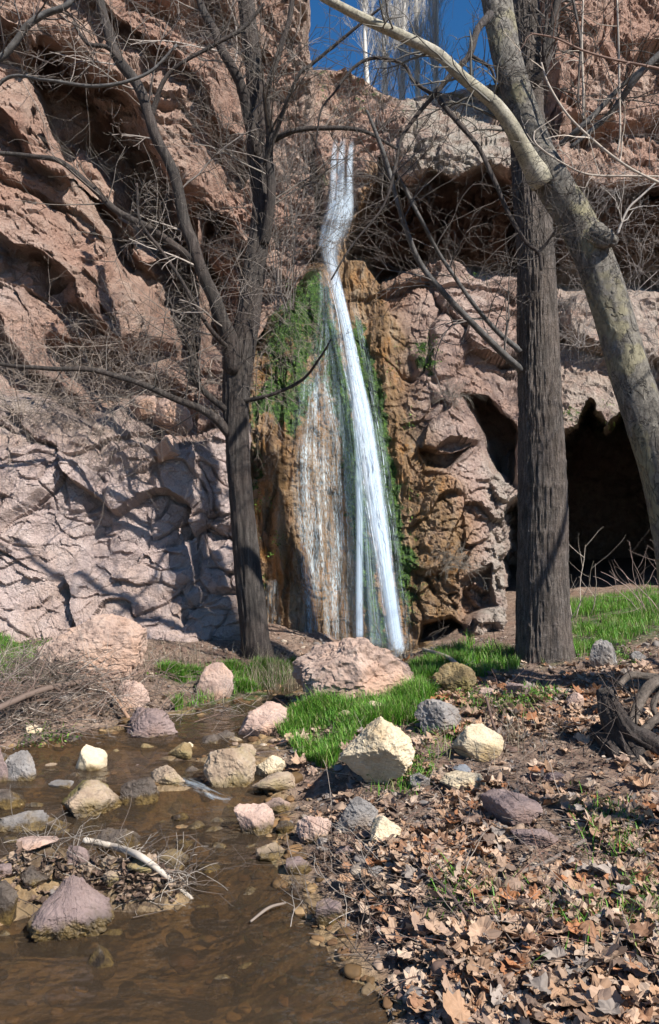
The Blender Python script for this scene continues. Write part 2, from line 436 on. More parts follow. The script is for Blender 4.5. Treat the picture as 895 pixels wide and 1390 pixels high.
# stream surface
ax = np.arange(-9, 1.4, .06); ay = np.arange(.4, 9.7, .06)
X, Y = np.meshgrid(ax, ay); q = np.stack([X.ravel(), Y.ravel(), 0 * X.ravel()], 1)
Z = wl(Y) - .012 + .004 * fbm(q * 3, 2, 61).reshape(X.shape)
G_ = gz(X, Y); ok = (G_ < Z + .06)
nx = len(ax)
cell = ok[:-1, :-1] | ok[1:, :-1] | ok[:-1, 1:] | ok[1:, 1:]
i = (np.arange(len(ay) - 1)[:, None] * nx + np.arange(nx - 1)[None])[cell]
o = mesh_np('stream_water', np.stack([X.ravel(), Y.ravel(), Z.ravel()], 1), np.stack([i, i + 1, i + nx + 1, i + nx], 1), M_stream)
tag(o, 'shallow brown stream running between stones towards the lower left', 'water', kind='structure')

# ------------------------------------------------------------------ cliffs
def rocky(W, amp, seed, big=1.3, slab=None):
    """displacement of rock at world points W, metres towards the viewer"""
    w = W + .34 * np.stack([fbm(W * 1.3, 2, seed + 60), fbm(W * 1.3, 2, seed + 61), fbm(W * 1.3, 2, seed + 62)], 1)
    w2 = W + .05 * np.stack([vn(W * 6, seed + 63), vn(W * 6, seed + 64), vn(W * 6, seed + 65)], 1)
    a, ca = facets(w * np.array([1 / big, .5, 1.15 / big]), seed, 1.3, .38)
    b, cb = facets(w * np.array([2.6, 1.2, 3.1]), seed + 10, 1.4, .36)
    c, cc = facets(w2 * np.array([7., 3.5, 8.5]), seed + 20, 1.5, .34)
    e_, ce = facets(w2 * np.array([17., 9, 20.]), seed + 25, 1.5, .34)
    d = .36 * a + .19 * b + .07 * c + .021 * e_
    m1 = ss(-.15, .35, fbm(W * .9, 2, seed + 70)); m2 = ss(-.05, .4, fbm(W * 1.9, 2, seed + 71))
    d -= .13 * ss(.10, 0, ca) * m1 + .055 * ss(.12, 0, cb) * m2 + .022 * ss(.2, 0, cc)
    d += .10 * fbm(W * 1.1, 4, seed + 30) + .03 * fbm(W * 5, 4, seed + 31, True) + .022 * fbm(W * 17, 3, seed + 33, True)
    if slab is not None:      # broad weathered slabs with pits instead of small blocks
        pit = ss(.10, .55, fbm(W * np.array([2.2, 1.5, 1.7]), 4, seed + 80))
        g = .33 * a + .17 * b * ss(-.3, .3, fbm(W * .8, 2, seed + 82)) + .045 * c - .15 * pit - .12 * ss(.09, 0, ca) * m1 - .05 * ss(.1, 0, cb) * m2 + .12 * fbm(W * 1.0, 3, seed + 30) + .022 * fbm(W * 6, 4, seed + 84) + .010 * fbm(W * 19, 3, seed + 33)
        d = d * (1 - slab) + g * slab
    return d * amp

def pm(u, v, poly, soft=18, W=None, seed=0, warp=12):
    q = np.stack([u / 40., v / 40., 0 * u], 1)
    uu = u + warp * fbm(q, 3, seed + 5); vv = v + warp * fbm(q, 3, seed + 6)
    return ss(soft, -soft, poly_sd(uu, vv, poly))

def finish(name, U, Vv, Y, amp, seed, zone, label, flow=None, slab=None):
    n_r, n_c = U.shape
    u, v, y = U.ravel(), Vv.ravel(), Y.ravel()
    Wd = np.stack([(u - CX) / F * y, y, CH - (v - CY) / F * y], 1)
    d = rocky(Wd, 1., seed, slab=slab) * amp
    if flow is not None:      # wet, water-worn rock: softer vertical flutes instead of blocks
        fl = .10 * fbm(Wd * np.array([4.5, 2, .55]), 4, seed + 40, True) + .05 * fbm(Wd * np.array([12, 5, 1.6]), 3, seed + 41, True) + .04 * fbm(Wd * 4, 3, seed + 42) + .018 * fbm(Wd * 22, 3, seed + 43)
        d = d * (1 - .75 * flow) + fl * flow
    lat = .06 * np.stack([fbm(Wd * 3, 2, seed + 50), 0 * u, fbm(Wd * 3, 2, seed + 51)], 1) * np.minimum(1, np.asarray(amp))[..., None] if hasattr(amp, '__len__') else 0
    gy_ = np.abs(np.gradient(Y, axis=0)).ravel() / (np.abs(np.gradient(Vv, axis=0)).ravel() / F * y + 1e-4)
    d = d / (1 + (gy_ / 3.4) ** 2)
    nrm = np.array([0, -1., .25]) / 1.03
    Wd = Wd + d[:, None] * nrm + lat
    i = (np.arange(n_r - 1)[:, None] * n_c + np.arange(n_c - 1)[None]).ravel()
    Q = np.stack([i, i + 1, i + n_c + 1, i + n_c], 1)[:, ::-1]
    o = mesh_np(name, Wd, Q, M_cliff, zone=zone, smooth=False)
    tag(o, label, 'cliff', kind='structure')
    return Wd.reshape(n_r, n_c, 3)

def axis(segs): return np.concatenate([np.arange(a, b, s) for a, b, s in segs])

# left cliff: bulging pink block below, slanting red-tan strata above
u0 = axis([(-420, -40, 9), (-40, 350, 1.75)]); tt = axis([(-420, -20, 8), (-20, 930, 1.75), (930, 1000, 10)])
U, Vv = np.meshgrid(np.concatenate([u0, np.linspace(350, 450, 64)]), tt)
uR = np.interp(Vv, [-420, 0, 60, 130, 230, 330, 420, 470, 1000], [415, 419, 416, 428, 426, 432, 405, 338, 334])
k = np.linspace(0, 1, 64)[None]
ur0 = np.minimum(350, uR - 60)
base_u = U[:, :len(u0)]; base_u = base_u * 1.0
sc = (ur0[:, :1] + 420) / (350 + 420.); base_u = -420 + (base_u + 420) * sc
tail = ur0[:, -64:] + (uR[:, -64:] - ur0[:, -64:]) * np.sin(np.minimum(k * 1.25, 1) * math.pi / 2)
U = np.concatenate([base_u, tail], 1)
u, v = U.ravel(), Vv.ravel()
q = np.stack([u / 60, v / 60, 0 * u], 1)
low = pm(u, v, [(-900, 530), (0, 538), (70, 545), (120, 575), (165, 552), (205, 560), (240, 600), (330, 575), (600, 575), (600, 1300), (-900, 1300)], 7, seed=3, warp=7)
Yl = 8.75 + .35 * ss(900, 560, v) + .5 * ss(640, 545, v) ** 2 - .25 * np.exp(-((u - 60) / 110) ** 2 - ((v - 640) / 90) ** 2) + .9 * ss(80, -400, u) * 0
Yl += .25 * ss(230, 330, u) - .2 * ss(800, 900, v) - .45 * np.clip((230 - u) / 230, 0, 2.6) - .8
Yu = 10.1 + .9 * ss(545, -100, v) - .9 * np.clip((260 - u) / 260, 0, 2.6)
w = (u - v) / 1.414 + 26 * fbm(q, 3, 8)                     # across the strata that run down to the right
saw = (w / 105.) % 1.0
Yu += .55 * (saw - .5) * ss(1.0, .86, saw) * ss(430, 300, u)
Yu += 1.0 * pm(u, v, [(60, 60), (110, 90), (180, 140), (250, 290), (320, 420), (300, 520), (210, 430), (150, 330), (75, 190), (40, 110)], 14, seed=21)
Yu += .7 * pm(u, v, [(160, 180), (300, 300), (260, 420), (200, 330), (120, 200)], 22, seed=22)
Yu += 1.0 * ss(250, 330, u + .25 * v - 60) * ss(520, 430, v)
Yu += .8 * pm(u, v, [(60, 470), (300, 470), (310, 590), (210, 590), (120, 540)], 14, seed=24)
Yu -= .3 * np.exp(-((u - 245) / 60) ** 2 - ((v - 150) / 60) ** 2)
Yc = Yu * (1 - low) + Yl * low
ke = np.concatenate([np.zeros(len(u0)), ss(.62, 1, np.linspace(0, 1, 64)) * 3.2])[None] * np.ones_like(U)
Yc = Yc + ke.ravel()
ampL = (1.05 * (1 - low) + .9 * low)
zl = np.stack([.55 * ss(290, 330, u) * ss(700, 860, v), .35 * pm(u, v, [(-10, 860), (60, 870), (60, 930), (-10, 930)], 15), np.clip(low + .45 * ss(120, -20, u) * ss(200, 400, v), 0, 1), .55 * low * ss(600, 540, v) + .35 * ss(380, 425, u) * ss(380, 100, v)], 1)
WL = finish('cliff', U, Vv, Yc.reshape(U.shape), ampL, 100, zl, 'tall rust and pink rock cliff on the left with slanting strata over a pale bulging block', slab=np.clip(low + .45 * ss(300, 150, u), 0, 1))

# right and middle cliff with the fall, the overhang and the cave
uc = axis([(270, 900, 1.8), (900, 1250, 9)])
def sky_v(u): return np.interp(u, [270, 415, 440, 470, 520, 545, 600, 650, 690, 700, 735, 760, 1300], [105, 98, 96, 98, 128, 140, 128, 122, 112, 60, -120, -330, -420])
t_ = axis([(0, .99, .0021)]); tU, tT = np.meshgrid(uc, t_)
sv_ = sky_v(tU)
vb = 960.
# lower part linear in v, the last rows roll back into a plateau
Vv = vb + (sv_ - vb) * np.minimum(tT / .95, 1)
roll = ss(.95, .99, tT)
U = tU; u, v = U.ravel(), Vv.ravel()
PATH = [(462, 190), (462, 250), (448, 325), (444, 360), (462, 430), (484, 520), (503, 640), (522, 780), (541, 890)]
fx = np.interp(v, [p[1] for p in PATH], [p[0] for p in PATH])
Yc = 9.35 + 1.75 * ss(900, 190, v) * .8 + .35 * (880 - v) / 690
Yc -= .28 * np.exp(-((u - 395) / 55) ** 2) * ss(330, 420, v)
Yc -= .42 * np.exp(-((u - 610) / 70) ** 2) * ss(330, 470, v) * ss(960, 800, v)
Yc += .30 * np.exp(-((u - fx) / 22) ** 2) * ss(420, 300, v)
Yc += 1.3 * pm(u, v, [(280, 150), (425, 190), (440, 300), (432, 345), (395, 395), (350, 470), (280, 480)], 14, seed=31)
rec = pm(u, v, [(520, 215), (550, 262), (585, 238), (622, 252), (660, 232), (690, 256), (720, 250), (900, 262), (1300, 262), (1300, 385), (900, 400), (770, 392), (700, 372), (640, 368), (600, 350), (560, 362), (520, 378), (500, 350), (478, 350), (476, 330), (500, 290)], 9, seed=32, warp=9)
Yc += 4.2 * rec
Yc += .7 * pm(u, v, [(770, 175), (900, 160), (1300, 160), (1300, 262), (770, 262)], 12, seed=33, warp=10)
cave = pm(u, v, [(770, 640), (778, 592), (795, 560), (818, 585), (840, 562), (868, 600), (900, 572), (940, 620), (1050, 600), (1150, 700), (1150, 836), (690, 850), (700, 700)], 9, seed=34, warp=22)
Yc += 8. * cave
Yc += 1.1 * pm(u, v, [(632, 535), (665, 540), (705, 585), (700, 660), (672, 640), (655, 590)], 6, seed=35, warp=5)
Yc += .8 * pm(u, v, [(575, 848), (610, 838), (632, 852), (628, 885), (570, 885)], 5, seed=36, warp=4)
Yc += .5 * pm(u, v, [(565, 610), (610, 615), (640, 600), (605, 640), (575, 632)], 4, seed=37, warp=4)
Yc += .45 * pm(u, v, [(625, 790), (665, 770), (672, 820), (630, 850)], 6, seed=38, warp=4)
Yc -= .6 * ss(262, 240, v) * ss(120, 235, v) * ss(500, 560, u)
hill = ss(232, 120, v) * ss(745, 690, u)
Yc += 1.5 * hill ** 1.2 - .55 * np.exp(-((u - 620) / 70) ** 2 - ((v - 200) / 50) ** 2)
Yc += (-.6 + 1.3 * ss(735, 930, u)) * ss(735, 760, u) * ss(380, 240, v) * (1 - rec)
Yc = Yc + roll.ravel() * 9.0
wetm = np.clip(pm(u, v, [(335, 395), (430, 340), (500, 300), (530, 400), (548, 470), (565, 560), (640, 700), (630, 900), (330, 920), (325, 600)], 26, seed=41) + .9 * pm(u, v, [(478, 300), (505, 225), (525, 225), (520, 300), (500, 350), (520, 420), (560, 470), (500, 480), (470, 380)], 10, seed=42), 0, 1)
moss = np.clip(.62 * pm(u, v, [(350, 440), (400, 375), (432, 370), (430, 560), (400, 600), (350, 560)], 18, seed=43)
     + .42 * pm(u, v, [(335, 540), (362, 540), (360, 900), (335, 900)], 10, seed=44)
     + 1.0 * np.exp(-((u - fx - 20) / 13) ** 2) * ss(400, 480, v) * ss(900, 700, v) + .85 * np.exp(-((u - fx + 24) / 18) ** 2) * ss(350, 420, v)
     + .55 * pm(u, v, [(555, 460), (595, 470), (600, 510), (560, 500)], 10, seed=45) + .5 * pm(u, v, [(420, 235), (445, 240), (440, 330), (420, 320)], 8, seed=46)
     + .35 * pm(u, v, [(545, 640), (575, 660), (590, 860), (550, 860)], 14, seed=47)
     + .42 * pm(u, v, [(760, 545), (830, 540), (830, 600), (765, 600)], 14, seed=48) + .36 * hill, 0, 1)
flow = np.clip(pm(u, v, [(330, 380), (435, 330), (500, 330), (545, 480), (560, 700), (575, 900), (320, 920)], 22, seed=49), 0, 1)
pale = np.clip(1.0 * ss(245, 225, v) * ss(525, 560, u) * ss(745, 700, u) + .65 * pm(u, v, [(758, 380), (900, 380), (1300, 380), (1300, 600), (758, 600)], 16, seed=51) + .8 * pm(u, v, [(655, 590), (700, 650), (700, 870), (640, 870), (665, 740)], 16, seed=52) * 1., 0, 1)
zc = np.stack([wetm * (1 - rec) * (1 - cave), moss, .35 * ss(540, 620, u) * ss(330, 400, v), pale * (1 - cave)], 1)
ampC = .8 + 0 * u
ampC *= 1 + .25 * hill
WC = finish('cliff', U, Vv, Yc.reshape(U.shape), ampC, 300, zc, 'red-brown rock wall carrying the waterfall, with an overhang and a dark cave at its right', flow=flow, slab=.85 * pm(u, v, [(520, 375), (700, 375), (900, 390), (900, 560), (700, 640), (560, 640), (530, 480)], 30, seed=77))

_y = WC[:, :, 1]; _pu = CX + WC[:, :, 0] / _y * F; _pv = CY + (CH - WC[:, :, 2]) / _y * F
_gb = np.full((520, 520), 99.); _iu = ((_pu - 240) / 2).astype(int); _iv = ((_pv + 40) / 2).astype(int)
_k = (_iu >= 0) & (_iu < 520) & (_iv >= 0) & (_iv < 520)
np.minimum.at(_gb, (_iv[_k], _iu[_k]), _y[_k])
def wallY(u, v, margin=.05, r=7):
    """nearest depth of the middle cliff around a pixel, so that water lies in front of it"""
    a, b, h = int((u - 240) / 2), int((v + 40) / 2), max(1, int(r / 2))
    m = _gb[max(0, b - h):b + h + 1, max(0, a - h):a + h + 1]
    return (m.min() if m.size and m.min() < 90 else 10.) - margin

# hillside behind the lip
X, Y = np.meshgrid(np.linspace(-14, 34, 130), np.linspace(13.2, 60, 90))
q = np.stack([X.ravel(), Y.ravel(), 0 * X.ravel()], 1)
Z = CH + (575 / F) * np.minimum(Y, 26) - .55 + .25 * fbm(q * .5, 4, 71).reshape(X.shape)
nx = X.shape[1]; i = (np.arange(X.shape[0] - 1)[:, None] * nx + np.arange(nx - 1)[None]).ravel()
zz = np.zeros((X.size, 4)); zz[:, 3] = .9; zz[:, 1] = .45
o = mesh_np('hillside', np.stack([X.ravel(), Y.ravel(), Z.ravel()], 1), np.stack([i, i + 1, i + nx + 1, i + nx], 1), M_cliff, zone=zz)
tag(o, 'dry grassy slope above the lip of the waterfall', 'hillside', kind='structure')

# ------------------------------------------------------------------ waterfall
def sheet(name, path, mat, parent, n=70, m=15, bulge=.05, off=0., hug=True):
    """path rows: u, v, half width px, optional depth"""
    p = spline([r[:3] for r in path], n)
    y = np.array([wallY(a, b, .07 + off, max(6, w_ * .8)) for a, b, w_ in p]) if hug else spline([[r[3]] for r in path], n)[:, 0] - off
    if hug:   # water arcs outward smoothly instead of following every bump
        y2 = y.copy()
        for _ in range(6): y2 = np.minimum(y2, np.convolve(np.pad(y2, 2, 'edge'), np.ones(5) / 5, 'valid'))
        for _ in range(10): y2 = np.convolve(np.pad(y2, 3, 'edge'), np.ones(7) / 7, 'valid')
        y = y2 - .03
    s = np.linspace(-1, 1, m)
    uu = p[:, :1] + p[:, 2:3] * s[None]; vv = p[:, 1:2] * np.ones((1, m)); Y = y[:, None] - bulge * np.sqrt(1 - .98 * s[None] ** 2)
    V = np.stack([(uu - CX) / F * Y, Y, CH - (vv - CY) / F * Y], 2).reshape(-1, 3)
    L = np.concatenate([[0], np.cumsum(np.hypot(np.diff(p[:, 0]), np.diff(p[:, 1])))]); L /= L[-1]
    uv = np.stack([np.ones((n, 1)) * (s[None] + 1) / 2, L[:, None] * np.ones((1, m))], 2).reshape(-1, 2)
    i = (np.arange(n - 1)[:, None] * m + np.arange(m - 1)[None]).ravel()
    return mesh_np(name, V, np.stack([i, i + 1, i + m + 1, i + m], 1), mat, parent, uv=uv)
wf = empty('waterfall', tuple(P(545, 893, 9.0)))
tag(wf, 'tall silky white waterfall sliding down the wet mossy rock wall', 'waterfall', kind='structure')
F1S = mat_fall('silk_soft', .28, 7, .7, .5, hi=.85, fade=.2); F1T = mat_fall('silk_top', .24, 5, .6, .5, hi=.95, fade=.22); F1 = mat_fall('silk_dense', .25, 11, .5, .42, col=(.66, .80, .96), hi=.93); F2 = mat_fall('silk_thin', .42, 22, .9, .5, hi=.85); F3 = mat_fall('silk_haze', .42, 7, .7, .5, col=(.55, .76, .86), hi=.33)
FV = mat_fall('drip_veil', .4, 26, 1.1, .25, col=(.72, .86, .93), spark=True)
main = [(449, 345, 9), (455, 380, 9), (462, 410, 9), (471, 450, 9.5), (481, 505, 12), (492, 560, 15), (501, 620, 17), (512, 700, 17), (521, 760, 15), (529, 815, 14), (541, 897, 13)]
sheet('main_stream', main, F1, wf, 90, 17, .10, .10)
sheet('main_stream', [(a + 3, b, w_ * .7) for a, b, w_ in main], F1, wf, 90, 11, .07, .14)
sheet('main_stream', [(a - 3, b, w_ * 1.15) for a, b, w_ in main], F2, wf, 90, 17, .10, .18)
sheet('side_stream', [(478, 520, 3), (486, 590, 7), (488, 680, 7), (488, 760, 7), (488, 872, 8)], F1, wf, 60, 9, .05, .12)
sheet('side_stream', [(496, 640, 5), (500, 720, 9), (505, 800, 10), (512, 880, 12)], F2, wf, 60, 9, .05, .12)
sheet('water_haze', [(438, 350, 9), (450, 420, 20), (478, 560, 28), (497, 720, 34), (508, 892, 40)], F3, wf, 70, 15, .10, .04)
for (a, w_) in ((452, 6), (462, 7), (474, 6)):
    sheet('upper_cascade', [(a + 4, 180 + (a * 7) % 9, w_ * .8), (a + 1, 220, w_), (a, 262, w_ + 1.5), (a - 3, 300, w_ + 4)], F1T, wf, 30, 7, .04, .05)
sheet('upper_cascade', [(462, 240, 17), (463, 275, 24), (456, 308, 27), (449, 338, 19), (452, 372, 13)], F2, wf, 40, 11, .05, .08)
sheet('upper_cascade', [(472, 258, 8), (469, 285, 13), (459, 310, 15), (448, 338, 13), (452, 370, 9)], F1S, wf, 40, 9, .05, .10)
sheet('upper_cascade', [(458, 270, 6), (447, 290, 6), (441, 308, 6), (436, 335, 6)], F1, wf, 30, 7, .04, .10)

def strands(n):
    t = NT('water_thread'); tr = t.n('BsdfTransparent'); d = t.n('BsdfDiffuse', {'Color': (.78, .88, .97)})
    a = t.ramp(t.noise(9, 3, .6), [(.42, 0.), (.6, .7)]); t.surf(t.n('MixShader', {0: a, 1: tr.outputs[0], 2: d.outputs[0]}).outputs[0])
    mb = MB()
    P0 = spline(main, 80); yy = np.array([wallY(a, b, .2, 8) for a, b, _ in P0])
    for k in range(n):
        o = R.normal() * .5; i0 = R.integers(0, 50); i1 = min(79, i0 + R.integers(14, 60))
        p = P0[i0:i1]; y = yy[i0:i1].min() * .3 + yy[i0:i1] * .7 - abs(R.normal()) * .06
        uu = p[:, 0] + o * p[:, 2] + 2 * vn(np.stack([p[:, 1] / 60 + k, 0 * y, 0 * y], 1), 4)
        mb.tube(np.stack([(uu - CX) / F * y, y, CH - (p[:, 1] - CY) / F * y], 1), R.uniform(.002, .006) * np.sin(np.linspace(.1, 3.0, len(y))), 4, None, False)
    mb.build('water_threads', t.m, wf)['kind'] = 'stuff'
strands(36)
sheet('splash', [(538, 858, 14), (540, 880, 20), (541, 900, 26)], mat_fall('foam', .40, 5, 4, .5, hi=.8), wf, 20, 11, .12, .22)
def veil(name, poly_rows, parent, mat, off=.035):
    """dripping film that follows the wet rock closely: rows of (v, u_left, u_right)"""
    n, m = 120, 40
    r = spline(poly_rows, n); y = WC[:, :, 1]; pu_ = CX + WC[:, :, 0] / y * F; pv_ = CY + (CH - WC[:, :, 2]) / y * F
    # depth grid over the cliff by binning
    gb = np.full((460, 260), 99.); iu = ((pu_ - 280) / 2).astype(int); iv = ((pv_ - 60) / 2).astype(int)
    k = (iu >= 0) & (iu < 260) & (iv >= 0) & (iv < 460)
    np.minimum.at(gb, (iv[k], iu[k]), y[k])
    for _ in range(3):
        pz = np.pad(gb, 1, 'edge'); gb = np.minimum.reduce([pz[a:a + 460, b:b + 260] for a in (0, 1, 2) for b in (0, 1, 2)]) if _ < 2 else gb
    s = np.linspace(0, 1, m)[None]
    uu = r[:, 1:2] + (r[:, 2:3] - r[:, 1:2]) * s; vv = r[:, :1] * np.ones((1, m))
    Y = gb[np.clip(((vv - 60) / 2).astype(int), 0, 459), np.clip(((uu - 280) / 2).astype(int), 0, 259)] - off
    for _ in range(2):
        pz = np.pad(Y, 1, 'edge'); Y = sum(pz[a:a + n, b:b + m] for a in (0, 1, 2) for b in (0, 1, 2)) / 9
    V = np.stack([(uu - CX) / F * Y, Y, CH - (vv - CY) / F * Y], 2).reshape(-1, 3)
    uv = np.stack([s * np.ones((n, 1)), np.linspace(0, 1, n)[:, None] * np.ones((1, m))], 2).reshape(-1, 2)
    i = (np.arange(n - 1)[:, None] * m + np.arange(m - 1)[None]).ravel()
    return mesh_np(name, V, np.stack([i, i + 1, i + m + 1, i + m], 1), mat, parent, uv=uv)
veil('drip_veil', [(350, 432, 446), (430, 428, 462), (520, 408, 480), (620, 398, 486), (720, 400, 492), (880, 412, 500)], wf, FV)
veil('drip_veil', [(500, 405, 450), (560, 395, 470), (640, 385, 480), (760, 395, 485), (880, 405, 480)], wf, FV, .06)
veil('drip_veil', [(400, 474, 484), (500, 493, 506), (620, 512, 528), (760, 530, 546), (890, 545, 568)], wf, FV, .035)
veil('drip_veil', [(785, 358, 378), (830, 358, 382), (900, 360, 392)], wf, FV, .05)
# ------------------------------------------------------------------ rocks
def ico(sub):
    import bmesh
    bm = bmesh.new(); bmesh.ops.create_icosphere(bm, subdivisions=sub, radius=1)
    v = np.array([x.co[:] for x in bm.verts]); f = np.array([[q.index for q in x.verts] for x in bm.faces]); bm.free(); return v, f
ICO = {k: ico(k) for k in (3, 4, 5, 6)}
MR = {
 'cream': mat_rock('cream_stone', [(.34, .24, .13), (.60, .50, .35), (.72, .66, .54)], (.52, .35, .15), 4),
 'tan': mat_rock('tan_stone', [(.22, .145, .11), (.38, .27, .215), (.50, .39, .32)], (.42, .26, .18), 5),
 'pink': mat_rock('pink_stone', [(.28, .17, .13), (.46, .33, .27), (.58, .46, .40)], (.50, .30, .20), 6),
 'grey': mat_rock('grey_stone', [(.14, .125, .115), (.26, .24, .225), (.40, .375, .35)], (.24, .19, .15), 9),
 'mauve': mat_rock('mauve_stone', [(.13, .09, .085), (.24, .175, .16), (.36, .28, .255)], (.16, .10, .08), 6),
 'moss': mat_rock('mossy_stone', [(.12, .085, .035), (.24, .17, .08), (.42, .34, .22)], (.15, .12, .03), 6),
 'mtan': mat_rock('weathered_stone', [(.20, .135, .09), (.36, .27, .19), (.50, .42, .34)], (.20, .15, .05), 6, algae=.25),
 'dark': mat_rock('wet_dark_stone', [(.035, .026, .02), (.09, .068, .052), (.18, .14, .11)], (.05, .035, .02), 8, rough=.5),
 'blue': mat_rock('blue_grey_pebble', [(.13, .14, .155), (.19, .205, .225), (.25, .265, .285)], None, 6, waterline=False),
 'white': mat_rock('white_pebble', [(.6, .57, .53), (.76, .74, .7), (.82, .8, .78)], None, 6, waterline=False),
}
def rock_shape(seed, sub=4, planes=15, rough=.05, taper=0., soft=.10, cut=.62, lim=None):
    soft *= .45; v, f = ICO[sub]; r = np.random.default_rng(seed)
    n = r.normal(size=(planes, 3)); n /= np.linalg.norm(n, axis=1)[:, None]
    h = r.uniform(cut, 1.0, planes)
    dn = v @ n.T
    rr = np.where(dn > .02, h[None] / np.maximum(dn, .02), 9.)
    rr = np.minimum(rr, 1.25)
    k = 1 / soft * 1.6
    rad = -np.log(np.exp(-rr * k).sum(1)) / k
    p = v * rad[:, None]
    w = p * 1.7 + seed
    a, _ = facets(p * 2.6 + seed, seed, 1., .2)
    p = p * (1 + rough * 1.6 * fbm(w, 3, seed) + rough * .9 * a + rough * 1.0 * facets(p * 6.5 + seed, seed + 9, 1.2, .3)[0] + rough * .5 * fbm(p * 7 + seed, 3, seed + 1, True) + rough * .22 * fbm(p * 22 + seed, 2, seed + 2))[:, None]
    if taper: p[:, :2] *= (1 - taper * ss(-.8, 1., p[:, 2]))[:, None]
    p -= (p.max(0) + p.min(0)) / 2; p /= (p.max(0) - p.min(0))
    return p, f
def rock(l, r_, t, b, mat, label, seed, dep=.8, sink=.2, sub=4, planes=12, rough=.075, taper=0., cat='rock', name='rock', cut=.6, soft=.08, yaw=None, grp=None, dy=0.):
    c = hit((l + r_) / 2, b - 1 + dy); Y = c[1]
    W = (r_ - l) / F * Y; D = W * dep
    Y2 = Y + D * .38; W = (r_ - l) / F * Y2
    Happ = (b - t) / F * Y2
    H = max(Happ - D * .30 * (CH / Y2), .5 * Happ, .25 * W * .8) / (1 - sink)
    p, f = rock_shape(seed, sub, planes, rough, taper, soft, cut)
    p = p * np.array([W, D, H])
    p[:, 2] += H / 2 - H * sink
    x = ((l + r_) / 2 - CX) / F * Y2
    z = min(float(gz(x, Y2)), c[2] + .05) if chan_d(x, Y2) > 0 else max(float(gz(x, Y2)), wl(Y2) - .05)
    z = float(z)
    o = mesh_np(name, p, f, MR[mat], smooth=False); o.location = (x, Y2, z)
    tag(o, label, cat, grp); return o
